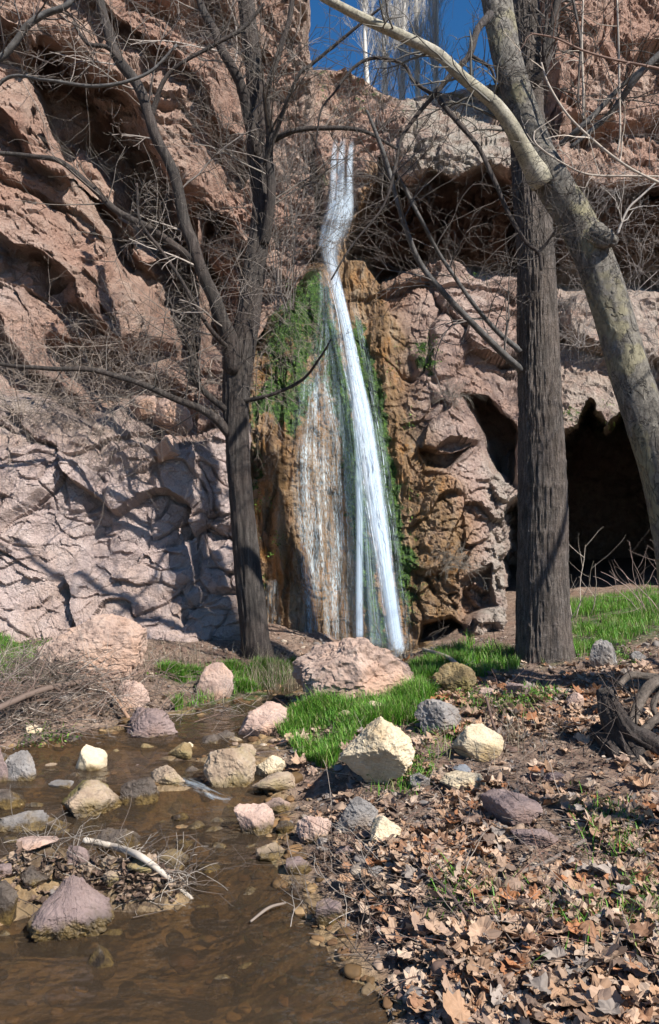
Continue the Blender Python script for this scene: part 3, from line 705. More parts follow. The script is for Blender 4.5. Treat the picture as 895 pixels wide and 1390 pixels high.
ROCKS = [
 (395, 568, 868, 958, 'tan', 'big pinkish boulder in the grass right below the foot of the waterfall', 3, dict(sub=6, dep=.8, taper=.35, planes=16, name='boulder', cat='boulder', rough=.10, cut=.6, sink=.42)),
 (460, 563, 976, 1078, 'cream', 'large angular cream-yellow stone with a dark underside at the grass edge', 23, dict(sub=6, dep=.75, sink=.06, planes=9, rough=.06, soft=.05, cut=.48)),
 (588, 648, 903, 946, 'moss', 'olive mossy angular stone on the grass behind the cream-yellow one', 5, dict(sub=5, planes=10, soft=.05)),
 (563, 628, 948, 1000, 'grey', 'rounded grey stone directly behind the large cream-yellow stone', 6, dict(sub=5)),
 (613, 681, 988, 1036, 'cream', 'whitish blocky stone right of the grey one among dead leaves', 8, dict(sub=5, planes=10, rough=.03)),
 (613, 640, 1039, 1056, 'blue', 'smooth blue-grey pebble in front of the whitish blocky stone', 9, dict(sub=4, planes=30, rough=.01, cut=.85, soft=.2, name='pebble', cat='pebble')),
 (597, 662, 1052, 1082, 'cream', 'low cream stone just below the blue-grey pebble', 10, dict(sub=5, dep=.7)),
 (653, 737, 1078, 1128, 'mauve', 'long flat-topped brown stone lying among leaves with a dark side', 11, dict(sub=5, dep=.8, planes=9)),
 (693, 758, 1125, 1153, 'mauve', 'thin flat slab just below the long brown stone', 12, dict(sub=5, dep=.9)),
 (502, 546, 1112, 1152, 'cream', 'small stone with a yellow patch in the leaves under the cream-yellow rock', 14, dict(sub=5)),
 (455, 514, 1081, 1130, 'grey', 'grey wedge-shaped stone below the large cream-yellow stone', 15, dict(sub=5, planes=9, soft=.05)),
 (402, 452, 1106, 1146, 'pink', 'round pink-tan stone at the edge of the stream', 16, dict(sub=5, planes=20)),
 (344, 388, 1025, 1059, 'cream', 'pale cream stone on the bank between grass and stream', 17, dict(sub=5)),
 (278, 348, 1008, 1070, 'mtan', 'brown weathered block standing in the stream below the grass', 18, dict(sub=5, planes=12)),
 (318, 374, 1086, 1136, 'pink', 'pinkish stone with orange algae at the right side of the stream', 19, dict(sub=5)),
 (342, 402, 1058, 1084, 'mtan', 'low flat tan stone at the right bank of the stream', 20, dict(sub=4, dep=.8)),
 (357, 396, 1086, 1106, 'pink', 'small flat stone on the bank beside the pinkish one', 21, dict(sub=4)),
 (203, 252, 1033, 1068, 'mtan', 'rounded algae-stained stone left of the brown weathered block', 22, dict(sub=5, planes=22)),
 (164, 217, 1054, 1096, 'dark', 'dark brown wet stone between two tan rocks in the stream', 44, dict(sub=5)),
 (78, 163, 1058, 1112, 'mtan', 'large tan rounded stone with green-brown rim in mid stream', 24, dict(sub=5, planes=20, dep=.9)),
 (99, 145, 1008, 1048, 'cream', 'round cream-yellow stone at the left edge of the stream', 25, dict(sub=5, planes=16, rough=.03)),
 (8, 52, 1016, 1062, 'grey', 'grey stone on the left bank beside the dark one at the frame edge', 26, dict(sub=5)),
 (-28, 14, 988, 1064, 'mauve', 'tall dark stone cut by the left edge of the picture', 27, dict(sub=5)),
 (-10, 68, 1098, 1132, 'grey', 'long low grey stone in the water at the left edge', 28, dict(sub=5, dep=.6)),
 (48, 104, 1106, 1130, 'mtan', 'low tan stone beside the long grey one in the water', 29, dict(sub=4)),
 (66, 102, 1056, 1072, 'grey', 'small flat grey stone above the large tan one', 30, dict(sub=4)),
 (-20, 36, 1066, 1100, 'dark', 'dark damp stone at the left edge between two grey ones', 31, dict(sub=4)),
 (38, 154, 1180, 1284, 'mauve', 'large pyramid-shaped brownish-purple rock in the foreground water', 33, dict(sub=6, taper=.8, planes=10, soft=.05, sink=.15, dep=.75, name='boulder', cat='boulder', cut=.6)),
 (133, 190, 1118, 1160, 'dark', 'dark stone with a pale cap upstream of the pale stick', 34, dict(sub=5)),
 (320, 400, 953, 1000, 'pink', 'broad pinkish-grey rock on the bank between the two grass patches', 35, dict(sub=5, planes=12, dep=.6)),
 (168, 243, 958, 1003, 'mauve', 'smooth mauve slab leaning on the left bank beside the water', 36, dict(sub=5, dep=.7, planes=11)),
 (152, 203, 932, 972, 'pink', 'pink stone half buried in the twig pile', 37, dict(sub=5)),
 (799, 840, 868, 908, 'grey', 'pale grey stone at the lower edge of the right-hand grass', 38, dict(sub=5, name='rock')),
 (768, 792, 942, 962, 'pink', 'small pale pink stone right of the big upright trunk', 39, dict(sub=4)),
 (498, 524, 955, 973, 'cream', 'small yellow stone in the grass above the large cream-yellow one', 40, dict(sub=4)),
 (458, 478, 966, 979, 'cream', 'tiny pale stone in the grass left of the small yellow one', 41, dict(sub=4)),
 (48, 202, 840, 926, 'tan', 'large smooth rounded boulder leaning against the base of the left cliff', 42, dict(sub=6, planes=14, rough=.07, name='boulder', cat='boulder', dep=.6, soft=.12, sink=.3)),
 (266, 318, 902, 950, 'pink', 'tilted pink slab between cliff foot and grass left of the waterfall', 43, dict(sub=4, dep=.5)),
 (203, 257, 1150, 1184, 'moss', 'orange-green submerged stone right of the pale stick', 45, dict(sub=4)),
 (284, 308, 1138, 1156, 'moss', 'small algae-covered stone poking out in mid stream', 46, dict(sub=4)),
 (20, 78, 1152, 1168, 'pink', 'thin flat pinkish stone above the dark mud at the left', 47, dict(sub=4)),
 (727, 742, 1219, 1231, 'white', 'tiny white pebble on the dead leaves', 48, dict(sub=4, planes=9, name='pebble', cat='pebble', rough=.02)),
 (428, 466, 1222, 1258, 'mauve', 'dull brown stone at the water edge in the foreground', 49, dict(sub=4)),
 (-8, 26, 1205, 1262, 'dark', 'dark wet stone in the mud at the lower left edge', 50, dict(sub=4)),
 (228, 258, 1098, 1118, 'dark', 'small wet stone under the little rapid', 51, dict(sub=4)),
 (172, 200, 1096, 1108, 'moss', 'small mossy stone under the dark brown wet one', 52, dict(sub=4)),
 (252, 268, 1004, 1017, 'cream', 'tiny pale stone on the ledge of mud above the weathered block', 53, dict(sub=4)),
 (228, 262, 1010, 1034, 'moss', 'low brown mossy stone below the tiny pale one', 54, dict(sub=4)),
 (118, 160, 1276, 1318, 'dark', 'dark stone awash in front of the pyramid-shaped rock', 55, dict(sub=4)),
 (556, 584, 1050, 1072, 'grey', 'small white-grey stone right of the large cream-yellow one', 56, dict(sub=4)),
 (738, 772, 1050, 1066, 'mauve', 'small brown stone in the leaves near the gnarled root', 57, dict(sub=4)),
 (636, 664, 1168, 1184, 'dark', 'small dark stone in the leaves below the thin slab', 58, dict(sub=4)),
 (540, 566, 1158, 1174, 'grey', 'small grey stone beside the yellow-patched one', 59, dict(sub=4)),
 (455, 480, 1150, 1164, 'mauve', 'little brown stone between stream and leaves', 60, dict(sub=4)),
 (500, 530, 1180, 1196, 'grey', 'flat grey chip in the leaf litter of the foreground', 61, dict(sub=4)),
 (686, 722, 928, 948, 'mauve', 'brown stone at the foot of the big upright trunk', 62, dict(sub=4)),
 (650, 676, 936, 952, 'pink', 'small pink stone beside the olive mossy stone', 63, dict(sub=4)),
 (856, 880, 884, 900, 'grey', 'small grey stone in the shade at the right edge', 64, dict(sub=4)),
 (30, 58, 988, 1004, 'cream', 'yellowish stone showing through the twig pile', 65, dict(sub=4)),
 (320, 350, 1140, 1156, 'moss', 'brown stone just under the water at the right bank', 66, dict(sub=4)),
 (240, 290, 1208, 1226, 'moss', 'orange-brown stone lying under the water in the foreground', 67, dict(sub=4, sink=.6)),
 (388, 424, 1168, 1190, 'mauve', 'wet brown stone on the muddy edge of the foreground water', 68, dict(sub=4)),
]
OBS = []
for l, r_, t, b, m, lab, sd_, kw in ROCKS:
    o = rock(l, r_, t, b, m, lab, sd_, **kw)
    OBS.append((o.location.x, o.location.y, (r_ - l) / F * o.location.y * .42))
def near_obs_(x, y): return any((x - a) ** 2 + (y - b) ** 2 < (r + .06) ** 2 for a, b, r in OBS)
# blocks wedged on the ledge of the left cliff
for k, (a, b_, c_, d_, Yd, lab) in enumerate([(176, 216, 538, 572, 8.45, 'wedge-shaped block jammed on the ledge above the pale bulge'), (206, 262, 540, 592, 8.5, 'larger rounded block right of the wedge-shaped one on the ledge'), (205, 245, 590, 628, 8.25, 'leaning flat stone just below the blocks on the ledge')]):
    p, f = rock_shape(90 + k, 5, 12, .05); W = (b_ - a) / F * Yd; H = (d_ - c_) / F * Yd
    o = mesh_np('rock', p * np.array([W, W * .9, H]), f, MR['pink'], smooth=False); o.location = Vector(P((a + b_) / 2, (c_ + d_) / 2, Yd)); tag(o, lab, 'rock')

def near_obs(x, y, pad=0.):
    m = np.zeros(x.shape, bool)
    for a, b, r in OBS: m |= (x - a) ** 2 + (y - b) ** 2 < (r + pad) ** 2
    return m

# many small stones awash in the stream, alike apart from their place
for k in range(60):
    for _ in range(60):
        u, v = R.uniform(-10, 420), R.uniform(985, 1340) if k % 3 else R.uniform(985, 1150); h = hit(u, v)
        if chan_d(h[0], h[1]) < .03 and not near_obs_(h[0], h[1]): break
    w = R.uniform(14, 34) * (1. if v < 1150 else 1.3)
    o = rock(u - w / 2, u + w / 2, v - w * .55, v, ['moss', 'dark', 'mtan', 'mauve', 'dark'][k % 5], 'small wet brown stone lying awash in the shallow stream', 300 + k, sub=4 if w > 22 else 3, sink=.3 + .25 * R.random(), grp='small stones awash in the stream')
    OBS.append((o.location.x, o.location.y, w / F * o.location.y * .4))
# loose gravel on banks and in the shallows: uncountable
gv, gf, gc = [], [], []; n0 = 0; v3, f3 = ICO[3]
import itertools
bv, bf = ico(2) if False else ICO[3]
protos = [rock_shape(200 + k, 3, 9, .05)[0] for k in range(6)]
N = 5200; Y = R.uniform(2.2, 8.8, N) ; X = R.uniform(-.52, .45, N) * Y
d = chan_d(X, Y); k = (np.abs(d) < R.exponential(.28, N) + .06) | (R.random(N) < np.where(d < 0, .22, .08))
X, Y = X[k], Y[k]; Z = gz(X, Y)
for x, y, z in zip(X, Y, Z):
    s = min(.075, R.lognormal(-3.9, .5)); a = R.uniform(0, 6.28)
    p = protos[R.integers(6)] * np.array([1, R.uniform(.6, 1), R.uniform(.35, .7)]) * s * 2
    ca, sa = math.cos(a), math.sin(a); p = p @ np.array([[ca, sa, 0], [-sa, ca, 0], [0, 0, 1]]) + (x, y, z + s * .12)
    c = np.array([(.30, .21, .15), (.22, .19, .17), (.16, .10, .075), (.42, .34, .26), (.13, .09, .06)][R.integers(5)])
    if d[0] is not None and z < wl(y) + .01: c = c * (.55, .45, .3) + (.03, .015, 0)
    gv.append(p); gf.append(f3 + n0); n0 += len(p); gc.append(np.tile(c, (len(p), 1)))
o = mesh_np('gravel', np.concatenate(gv), np.concatenate(gf), mat_tint('gravel_stone', .8, .5, 0, 60), col=np.concatenate(gc)); tag(o, kind='stuff', label='loose pebbles and gravel along the stream banks')

# ------------------------------------------------------------------ grass
def blades(pts, L, wd, lean=.5, cols=((.06, .18, .014), (.11, .30, .022), (.17, .38, .04), (.12, .31, .025), (.08, .23, .018), (.22, .34, .06), (.30, .29, .13))):
    n = len(pts); a = R.uniform(0, 6.283, n); ln = R.uniform(.1, lean, n) * L
    dx, dy = np.cos(a), np.sin(a); px, py = -dy, dx
    V = []
    for t, w in ((0, 1), (.4, .85), (.75, .5), (1., 0)):
        cx = pts[:, 0] + dx * ln * t ** 1.8; cy = pts[:, 1] + dy * ln * t ** 1.8; cz = pts[:, 2] + L * (t - .25 * t * t * R.uniform(0, 1, n))
        if w: V += [np.stack([cx - px * wd * w, cy - py * wd * w, cz], 1), np.stack([cx + px * wd * w, cy + py * wd * w, cz], 1)]
        else: V += [np.stack([cx, cy, cz], 1)]
    V = np.stack(V, 1).reshape(-1, 3); b = np.arange(n)[:, None] * 7
    Q = np.concatenate([b + [0, 1, 3, 2], b + [2, 3, 5, 4]]); T = b + [4, 5, 6]
    m = R.random(n); cc = np.array(cols); idx = np.clip((m * len(cols)).astype(int), 0, len(cols) - 1)
    c = cc[idx] * R.uniform(.75, 1.25, n)[:, None]
    return V, Q, T, np.repeat(c, 7, 0)
mb = MB()
def scatter_px(poly, n):
    """random ground points seen inside a polygon of the photograph"""
    poly = np.array(poly, float); out = []
    lo, hi = poly.min(0), poly.max(0)
    Yg = np.random.default_rng(int(lo[0] * 7 + lo[1]) & 0xffff)
    Y = Yg.uniform(3.5, 11.2, n * 60); U_ = Yg.uniform(lo[0], hi[0], n * 60); X = (U_ - CX) / F * Y
    Z = gz(X, Y); v = CY + (CH - Z) / Y * F
    k = poly_sd(U_ + 10 * vn(np.stack([X * 5, Y * 5, 0 * X], 1), 3), v, poly) < 0
    k &= chan_d(X, Y) > .04
    pts = np.stack([X, Y, Z], 1)[k]
    return pts[:n]
for (poly, w), n in zip(GRASS, (26000, 16000, 26000, 30000, 12000, 16000)):
    p = scatter_px(poly, n)
    cl = fbm(p * 2.2, 3, 81); keep = R.random(len(p)) < np.clip(.45 * w + 2.4 * cl + 1.2 * fbm(p * 7, 2, 85) + .15, .03, 1); p = p[keep]; cl = cl[keep]
    p = p[~near_obs(p[:, 0], p[:, 1], -.03)]
    L = R.uniform(.05, .13, len(p)) * (1 + .8 * fbm(p * 3, 2, 82)); mb.raw(*blades(p, L, .0028 + 0 * L, .8))
N = 1100  # scattered sprigs
for cx_, cy_ in ((640, 955), (735, 945), (830, 1110), (870, 1230), (880, 1250), (560, 1045), (545, 1065), (780, 1250), (640, 1220), (75, 1010), (30, 905), (100, 890), (60, 1015), (850, 1150), (600, 1000), (690, 960), (830, 890)):
    c = hit(cx_, cy_); p = c + R.normal(size=(130, 3)) * (.09, .11, 0); p[:, 2] = gz(p[:, 0], p[:, 1]); p = p[chan_d(p[:, 0], p[:, 1]) > .03]
    if len(p): mb.raw(*blades(p, R.uniform(.03, .10, len(p)), .003 + np.zeros(len(p)), 1.2))
o = mb.build('grass', M_grass, smooth=False); tag(o, 'short bright green grass growing round the boulders and under the cave', kind='stuff')
# dry straw-coloured tufts
mb = MB()
for cx_, cy_, n in ((378, 925, 260), (365, 935, 200), (250, 905, 100), (150, 905, 160), (60, 925, 160), (700, 1010, 80), (520, 905, 120)):
    c = hit(cx_, cy_); p = c + R.normal(size=(n, 3)) * (.16, .12, 0); p[:, 2] = gz(p[:, 0], p[:, 1])
    mb.raw(*blades(p, R.uniform(.1, .3, len(p)), .002 + np.zeros(len(p)), .9, ((.30, .25, .17), (.42, .36, .26), (.2, .15, .1))))
o = mb.build('dry_grass', M_grass, smooth=False); tag(o, 'pale dry grass tufts beside the left trunk and the boulders', kind='stuff')

# ------------------------------------------------------------------ leaf litter
def leaf_proto(seed):
    r = np.random.default_rng(seed); n = 27
    th = np.linspace(-math.pi, math.pi, n, endpoint=False)
    lob = np.zeros(n)
    for c, a, w in ((0, 1., .28), (.9, .85, .26), (-.9, .85, .26), (1.8, .55, .26), (-1.8, .55, .26)):
        lob = np.maximum(lob, a * r.uniform(.55, 1.1) * np.exp(-((th - c - r.normal() * .12) / (w * r.uniform(.8, 1.5))) ** 2))
    rad = r.uniform(.36, .5) + .46 * lob + .05 * r.normal(size=n)
    if seed % 3 == 0: rad *= 1 - .55 * np.exp(-((th - r.uniform(-2, 2)) / .5) ** 2)      # torn
    V = [[0, 0, 0]]
    for s in (.5, 1.):
        for t, q in zip(th, rad): V.append([math.cos(t) * q * s, math.sin(t) * q * s, 0])
    V = np.array(V); d = np.hypot(V[:, 0], V[:, 1])
    k1, k2 = r.uniform(-.5, .75, 2)
    V[:, 2] = k1 * V[:, 0] ** 2 + k2 * V[:, 1] ** 2 + .17 * vn(V * 3.1 + seed, seed) + .10 * np.abs(np.sin(np.arctan2(V[:, 1], V[:, 0]) * 2.6)) * d
    T = [[0, 1 + k, 1 + (k + 1) % n] for k in range(n)]
    Q = [[1 + k, 1 + n + k, 1 + n + (k + 1) % n, 1 + (k + 1) % n] for k in range(n)]
    return V, np.array(T), np.array(Q)
LP = [leaf_proto(k) for k in range(28)]
mb = MB()
def put_leaf(x, y, z, s, tilt, col):
    V, T, Q = LP[R.integers(28)]
    a, b, c = R.uniform(0, 6.283), R.normal() * tilt, R.normal() * tilt
    ca, sa = math.cos(a), math.sin(a); cb, sb = math.cos(b), math.sin(b); cc_, sc_ = math.cos(c), math.sin(c)
    M = np.array([[1, 0, 0], [0, cb, -sb], [0, sb, cb]]) @ np.array([[cc_, 0, sc_], [0, 1, 0], [-sc_, 0, cc_]]) @ np.array([[ca, -sa, 0], [sa, ca, 0], [0, 0, 1]])
    W = (V * s * (1, R.uniform(.7, 1), 1)) @ M.T
    W[:, 2] -= min(0, W[:, 2].min()) * .75
    mb.raw(W + (x, y, z), Q, T, col)
LC = [((.50, .32, .20), 4), ((.58, .41, .29), 5), ((.36, .20, .115), 2.5), ((.46, .33, .25), 4), ((.24, .17, .13), 1.5), ((.64, .50, .38), 3), ((.48, .22, .10), 1.5), ((.40, .35, .31), 2)]
lw = np.array([w for _, w in LC]); lw = lw / lw.sum()
N = 30000; Y = 2.0 + 6 * R.random(N) ** 1.25; X = R.uniform(-.10, .5, N) * Y
d = chan_d(X, Y)
pu_, pv_ = px_of(X, Y, gz(X, Y))
dens = ss(.02, .3, d) * (1 - .93 * ss(5.6, 6.6, Y)) * np.clip(.52 + 1.6 * fbm(np.stack([X, Y, 0 * X], 1) * 2, 3, 91), .08, 1) * (1 - .65 * ss(.36, .43, X / Y) * ss(4.6, 4., Y))
for poly, w in GRASS: dens = dens * (1 - ss(10, -10, poly_sd(pu_, pv_, poly)) * .97)
dens = dens * (1 - .7 * ss(30, 0, np.hypot(pu_ - 700, (pv_ - 965) * .6) - 60))
k = (R.random(N) < dens * .95) & ~near_obs(X, Y, -.02)
X, Y = X[k], Y[k]; Z = gz(X, Y)
for x, y, z in zip(X, Y, Z):
    c = np.array(LC[R.choice(len(LC), p=lw)][0]) * R.uniform(.75, 1.25)
    put_leaf(x, y, z + abs(R.normal()) * .018, np.clip(R.lognormal(-3.1, .38), .016, .085), .24, c * (.76, .72, .69))
for _ in range(900):   # strays: on the mud, the left bank and the debris dam
    cx_, cy_, sx_, sy_ = [(60, 1195, 60, 28), (190, 1205, 40, 18), (120, 985, 110, 26), (390, 1210, 40, 40), (340, 960, 50, 20), (440, 1240, 40, 30)][R.integers(6)]
    h = hit(cx_ + R.normal() * sx_, cy_ + R.normal() * sy_)
    if h[2] < wl(h[1]) + .01: continue
    put_leaf(h[0], h[1], h[2] + .005, R.uniform(.02, .06), .5, np.array([(.17, .11, .08), (.25, .17, .12), (.08, .05, .035), (.33, .24, .17)][R.integers(4)]))
o = mb.build('leaf_litter', M_leaf, smooth=False); tag(o, 'dry brown plane leaves carpeting the right bank', kind='stuff')
# crumbs of leaf and bark
N = 30000; Y = 2. + 6.8 * R.random(N) ** 1.2; X = R.uniform(-.5, .5, N) * Y; d = chan_d(X, Y); k = d > .03; X, Y = X[k], Y[k]; n = len(X); Z = gz(X, Y)
c0 = np.stack([X, Y, Z + R.random(n) * .025], 1); s = R.uniform(.006, .022, n)[:, None]
A = R.normal(size=(n, 3)) * (1, 1, .4); A /= np.linalg.norm(A, axis=1)[:, None]; B = R.normal(size=(n, 3)) * (1, 1, .4); B /= np.linalg.norm(B, axis=1)[:, None]
V = np.stack([c0 - A * s, c0 + B * s * .6, c0 + A * s, c0 - B * s * R.uniform(.2, .7, (n, 1))], 1).reshape(-1, 3)
cc = np.array([(.16, .115, .085), (.28, .20, .145), (.09, .06, .045), (.36, .29, .23), (.2, .18, .17)])[R.integers(0, 5, n)] * R.uniform(.7, 1.2, (n, 1))
o = mesh_np('leaf_crumbs', V, np.arange(n * 4).reshape(-1, 4), M_leaf, smooth=False, col=np.repeat(cc, 4, 0)); tag(o, 'crumbled leaf and bark bits over the soil', kind='stuff')

# ------------------------------------------------------------------ twigs, branches, trees
def grow(mb, p, d, L, r, lvl, col, wig=.25, grav=0., kids=5, spread=.8, sides=3, seg=7, jit=.3):
    d = np.array(d, float); d /= np.linalg.norm(d) + 1e-9; pts = [np.array(p, float)]; st = L / seg
    k = R.normal(size=3) * wig * .6
    for _ in range(seg):
        d = d + k / seg * 2 + R.normal(size=3) * wig * .35 + np.array([0, 0, grav]) / seg; d /= np.linalg.norm(d)
        pts.append(pts[-1] + d * st)
    pts = np.array(pts); rad = np.linspace(r, max(r * .35, .0011), seg + 1)
    c = np.array(col) * R.uniform(1 - jit, 1 + jit)
    mb.tube(pts, rad, sides, c, cap=False)
    if lvl > 0:
        for _ in range(kids):
            t = R.uniform(.18, .98); i = min(int(t * seg), seg - 1); q = pts[i] + (pts[i + 1] - pts[i]) * (t * seg - i)
            dd = pts[i + 1] - pts[i]; dd /= np.linalg.norm(dd); s = R.normal(size=3); s -= s @ dd * dd; s /= np.linalg.norm(s)
            grow(mb, q, dd * (1 - spread * .4) + s * spread, L * R.uniform(.3, .62), max(r * .5, .0013), lvl - 1, col, wig, grav, max(2, kids - 1), spread, 3, max(4, seg - 1), jit)

def path3(rows, n):
    """rows: u, v, depth, width px -> points and radii"""
    p = spline(rows, n); pts = np.stack([(p[:, 0] - CX) / F * p[:, 2], p[:, 2], CH - (p[:, 1] - CY) / F * p[:, 2]], 1)
    return pts, np.maximum(p[:, 3], .6) / 2 / F * p[:, 2]

def furrow(amp, fz, ft, seed, lump=.06):
    def f(pts, th, rad, ring):
        n, k = len(pts), len(th)
        L = np.concatenate([[0], np.cumsum(np.linalg.norm(np.diff(pts, axis=0), axis=1))])
        T_, H = np.meshgrid(th, L); q = np.stack([np.cos(T_) * ft, np.sin(T_) * ft, H * fz], 2).reshape(-1, 3)
        r = fbm(q, 3, seed, True).reshape(n, k); b = fbm(np.stack([np.cos(T_) * 1.2, np.sin(T_) * 1.2, H * 1.6], 2).reshape(-1, 3), 3, seed + 5).reshape(n, k)
        return rad[:, None] * (1 + lump * b) + amp * r
    return f
def trunk_mesh(name, rows, mat, parent, n=220, sides=56, amp=.02, fz=2.2, ft=5., seed=1, lump=.06, flare=None):
    mb = MB(); pts, rad = path3(rows, n)
    mb.tube(pts, rad, sides, None, True, furrow(amp, fz, ft, seed, lump)); return mb.build(name, mat, parent)

M_b1 = mat_bark('furrowed_grey_bark', [(.012, .010, .009), (.05, .041, .035), (.12, .104, .092), (.06, .036, .027)], scale=34)
M_b2 = mat_bark('ridged_brown_bark', [(.02, .016, .013), (.12, .098, .083), (.27, .235, .21), (.18, .135, .108)], stretch=(1, 1, .14), scale=52, bd=.035)
M_b3 = mat_bark('flaking_plane_bark', [(.08, .07, .058), (.15, .135, .115), (.24, .22, .19), (.16, .14, .105)], stretch=(1, 1, .5), scale=14, bd=.022, patch=((.31, .30, .22), (.24, .27, .235)))
M_lb = mat_bark('smooth_grey_bark', [(.05, .045, .042), (.10, .095, .09), (.17, .165, .16), (.07, .06, .05)], stretch=(1, 1, 1), scale=18, bd=.006, strength=.5)
M_pale = mat_bark('pale_branch_bark', [(.22, .20, .15), (.34, .31, .24), (.44, .41, .34), (.30, .27, .17)], stretch=(1, 1, 1), scale=8, bd=.006, strength=.5)
DK = (.075, .062, .052); GR = (.26, .22, .19); PL = (.40, .34, .28); RD = (.20, .12, .09)

def limb(name, rows, mat, parent, n=46, sides=12, label=None):
    mb = MB(); pts, rad = path3(rows, n); w = R.normal(size=3) * 5
    wob = np.stack([vn(pts * 3 + w, 5), 0 * rad, vn(pts * 3 + w, 6)], 1) * rad[:, None] * .8; wob[0] = 0
    pts = pts + wob
    mb.tube(pts, rad, sides, None, True, furrow(rad.mean() * .08, 6, 3, 7)); o = mb.build(name, mat, parent)
    if label: o['label'] = label
    return pts, rad
def twiggy(mb, pts, rad, n, L, lvl=1, col=DK, kids=5, t0=.1, wig=.3, bias=(0, 0, .3), spread=.9, rmul=.35, jit=.3, rmin=.0022):
    for _ in range(n):
        t = R.uniform(t0, 1) * (len(pts) - 1.01); i = int(t); q = pts[i] + (pts[i + 1] - pts[i]) * (t - i)
        dd = pts[i + 1] - pts[i]; dd /= np.linalg.norm(dd); s = R.normal(size=3); s -= s @ dd * dd; s /= np.linalg.norm(s)
        grow(mb, q, dd * .4 + s * spread + np.array(bias), L * R.uniform(.4, 1.1), max(rmin, min(rad[i] * rmul, .011)), lvl, col, wig, 0, kids, .8, 3, 8, jit)

# --- left tree
t1 = empty('bare_tree', tuple(hit(350, 893))); tag(t1, 'dark forked bare tree rising left of the waterfall', 'tree')
Y1 = t1.location.y
trunk_mesh('trunk', [(350, 906, Y1, 49.6), (349, 885, Y1, 40.0), (343, 830, Y1, 35.2), (335, 760, Y1, 33.6), (328, 680, Y1, 30.4), (322, 600, Y1 + .02, 30.4), (321, 540, Y1 + .05, 33.6), (325, 490, Y1 + .08, 35.2), (337, 430, Y1 + .12, 30.4), (346, 360, Y1 + .15, 27.2), (356, 280, Y1 + .2, 24.0), (348, 200, Y1 + .25, 23.2), (347, 110, Y1 + .3, 21.6), (338, 40, Y1 + .35, 20.0), (330, -60, Y1 + .4, 17.6), (325, -160, Y1 + .4, 14.4)], M_b1, t1, 420, 72, .016, 3.2, 6., 3, .07)
LB = []
LB.append(limb('branch', [(322, 500, Y1, 30), (308, 455, Y1 - .1, 22), (290, 410, Y1 - .2, 18), (268, 350, Y1 - .3, 16), (258, 300, Y1 - .3, 16), (238, 235, Y1 - .35, 15), (212, 180, Y1 - .4, 14), (190, 120, Y1 - .4, 14), (160, 75, Y1 - .4, 14), (140, 25, Y1 - .4, 12), (125, -40, Y1 - .4, 11)], M_b1, t1))
LB.append(limb('branch', [(266, 350, Y1 - .3, 12), (240, 335, Y1 - .3, 10), (200, 308, Y1 - .3, 9), (155, 282, Y1 - .3, 9), (115, 245, Y1 - .3, 8), (80, 218, Y1 - .3, 7), (40, 212, Y1 - .3, 6), (-30, 206, Y1 - .3, 5)], M_b1, t1))
LB.append(limb('branch', [(358, 330, Y1 + .1, 14), (368, 260, Y1, 12), (366, 190, Y1, 11), (362, 130, Y1 - .1, 9), (378, 80, Y1 - .1, 8), (392, 30, Y1 - .1, 7), (400, -30, Y1 - .1, 6)], M_b1, t1))
LB.append(limb('branch', [(345, 210, Y1 + .2, 16), (335, 140, Y1 + .1, 14), (318, 90, Y1, 13), (296, 50, Y1, 12), (275, 10, Y1, 10), (262, -40, Y1, 8)], M_b1, t1))
LB.append(limb('branch', [(316, 590, Y1, 15), (280, 560, Y1 - .1, 11), (240, 540, Y1 - .2, 9), (190, 520, Y1 - .3, 8), (130, 505, Y1 - .3, 7), (60, 500, Y1 - .4, 6), (-20, 490, Y1 - .4, 5)], M_b1, t1))
LB.append(limb('branch', [(310, 560, Y1, 9), (283, 540, Y1 - .1, 8), (262, 510, Y1 - .2, 7), (262, 480, Y1 - .2, 6), (246, 452, Y1 - .2, 5), (238, 430, Y1 - .2, 4)], M_b1, t1, label='short pale crooked branch'))
LB.append(limb('branch', [(330, 545, Y1, 7), (370, 535, Y1 - .1, 5), (410, 515, Y1 - .2, 4), (437, 482, Y1 - .3, 3), (450, 460, Y1 - .3, 2)], M_b1, t1))
LB.append(limb('branch', [(370, 190, Y1, 8), (400, 176, Y1 - .2, 7), (450, 174, Y1 - .2, 6), (500, 180, Y1 - .2, 5), (545, 205, Y1 - .2, 3)], M_b1, t1))
LB.append(limb('branch', [(360, 225, Y1, 7), (400, 110, Y1 - .3, 5), (425, 85, Y1 - .3, 4), (470, 50, Y1 - .4, 4), (520, 8, Y1 - .5, 3)], M_b1, t1))
LB.append(limb('branch', [(316, 480, Y1, 7), (290, 450, Y1 - .3, 6), (225, 350, Y1 - .5, 4), (190, 300, Y1 - .5, 4), (185, 250, Y1 - .5, 3)], M_b1, t1))
LB.append(limb('branch', [(206, 160, Y1 - .4, 8), (230, 100, Y1 - .45, 5), (290, 62, Y1 - .5, 5), (330, 40, Y1 - .5, 5), (360, 5, Y1 - .5, 4)], M_b1, t1))
LB.append(limb('branch', [(180, 100, Y1 - .4, 8), (150, 65, Y1 - .45, 6), (120, 58, Y1 - .5, 5), (100, 30, Y1 - .5, 4)], M_b1, t1))
mb = MB()
for k, (pts, rad) in enumerate(LB):
    twiggy(mb, pts, rad, 12, .9, 2, (.14, .12, .10) if k % 3 else GR, 4, rmul=.25)
tp, tr = path3([(325, 520, Y1, 20), (346, 360, Y1, 20), (352, 240, Y1 + .2, 20), (347, 110, Y1 + .2, 16), (330, -60, Y1 + .2, 12)], 40)
twiggy(mb, tp, tr, 55, 1.1, 2, (.14, .115, .095), 4, 0, .35, (0, -.2, .15), .9, .06)
twiggy(mb, tp, tr, 36, 1.2, 2, GR, 4, 0, .35, (.25, -.1, .1), .9, .05)
o = mb.build('twigs', M_twig, t1); o['kind'] = 'stuff'

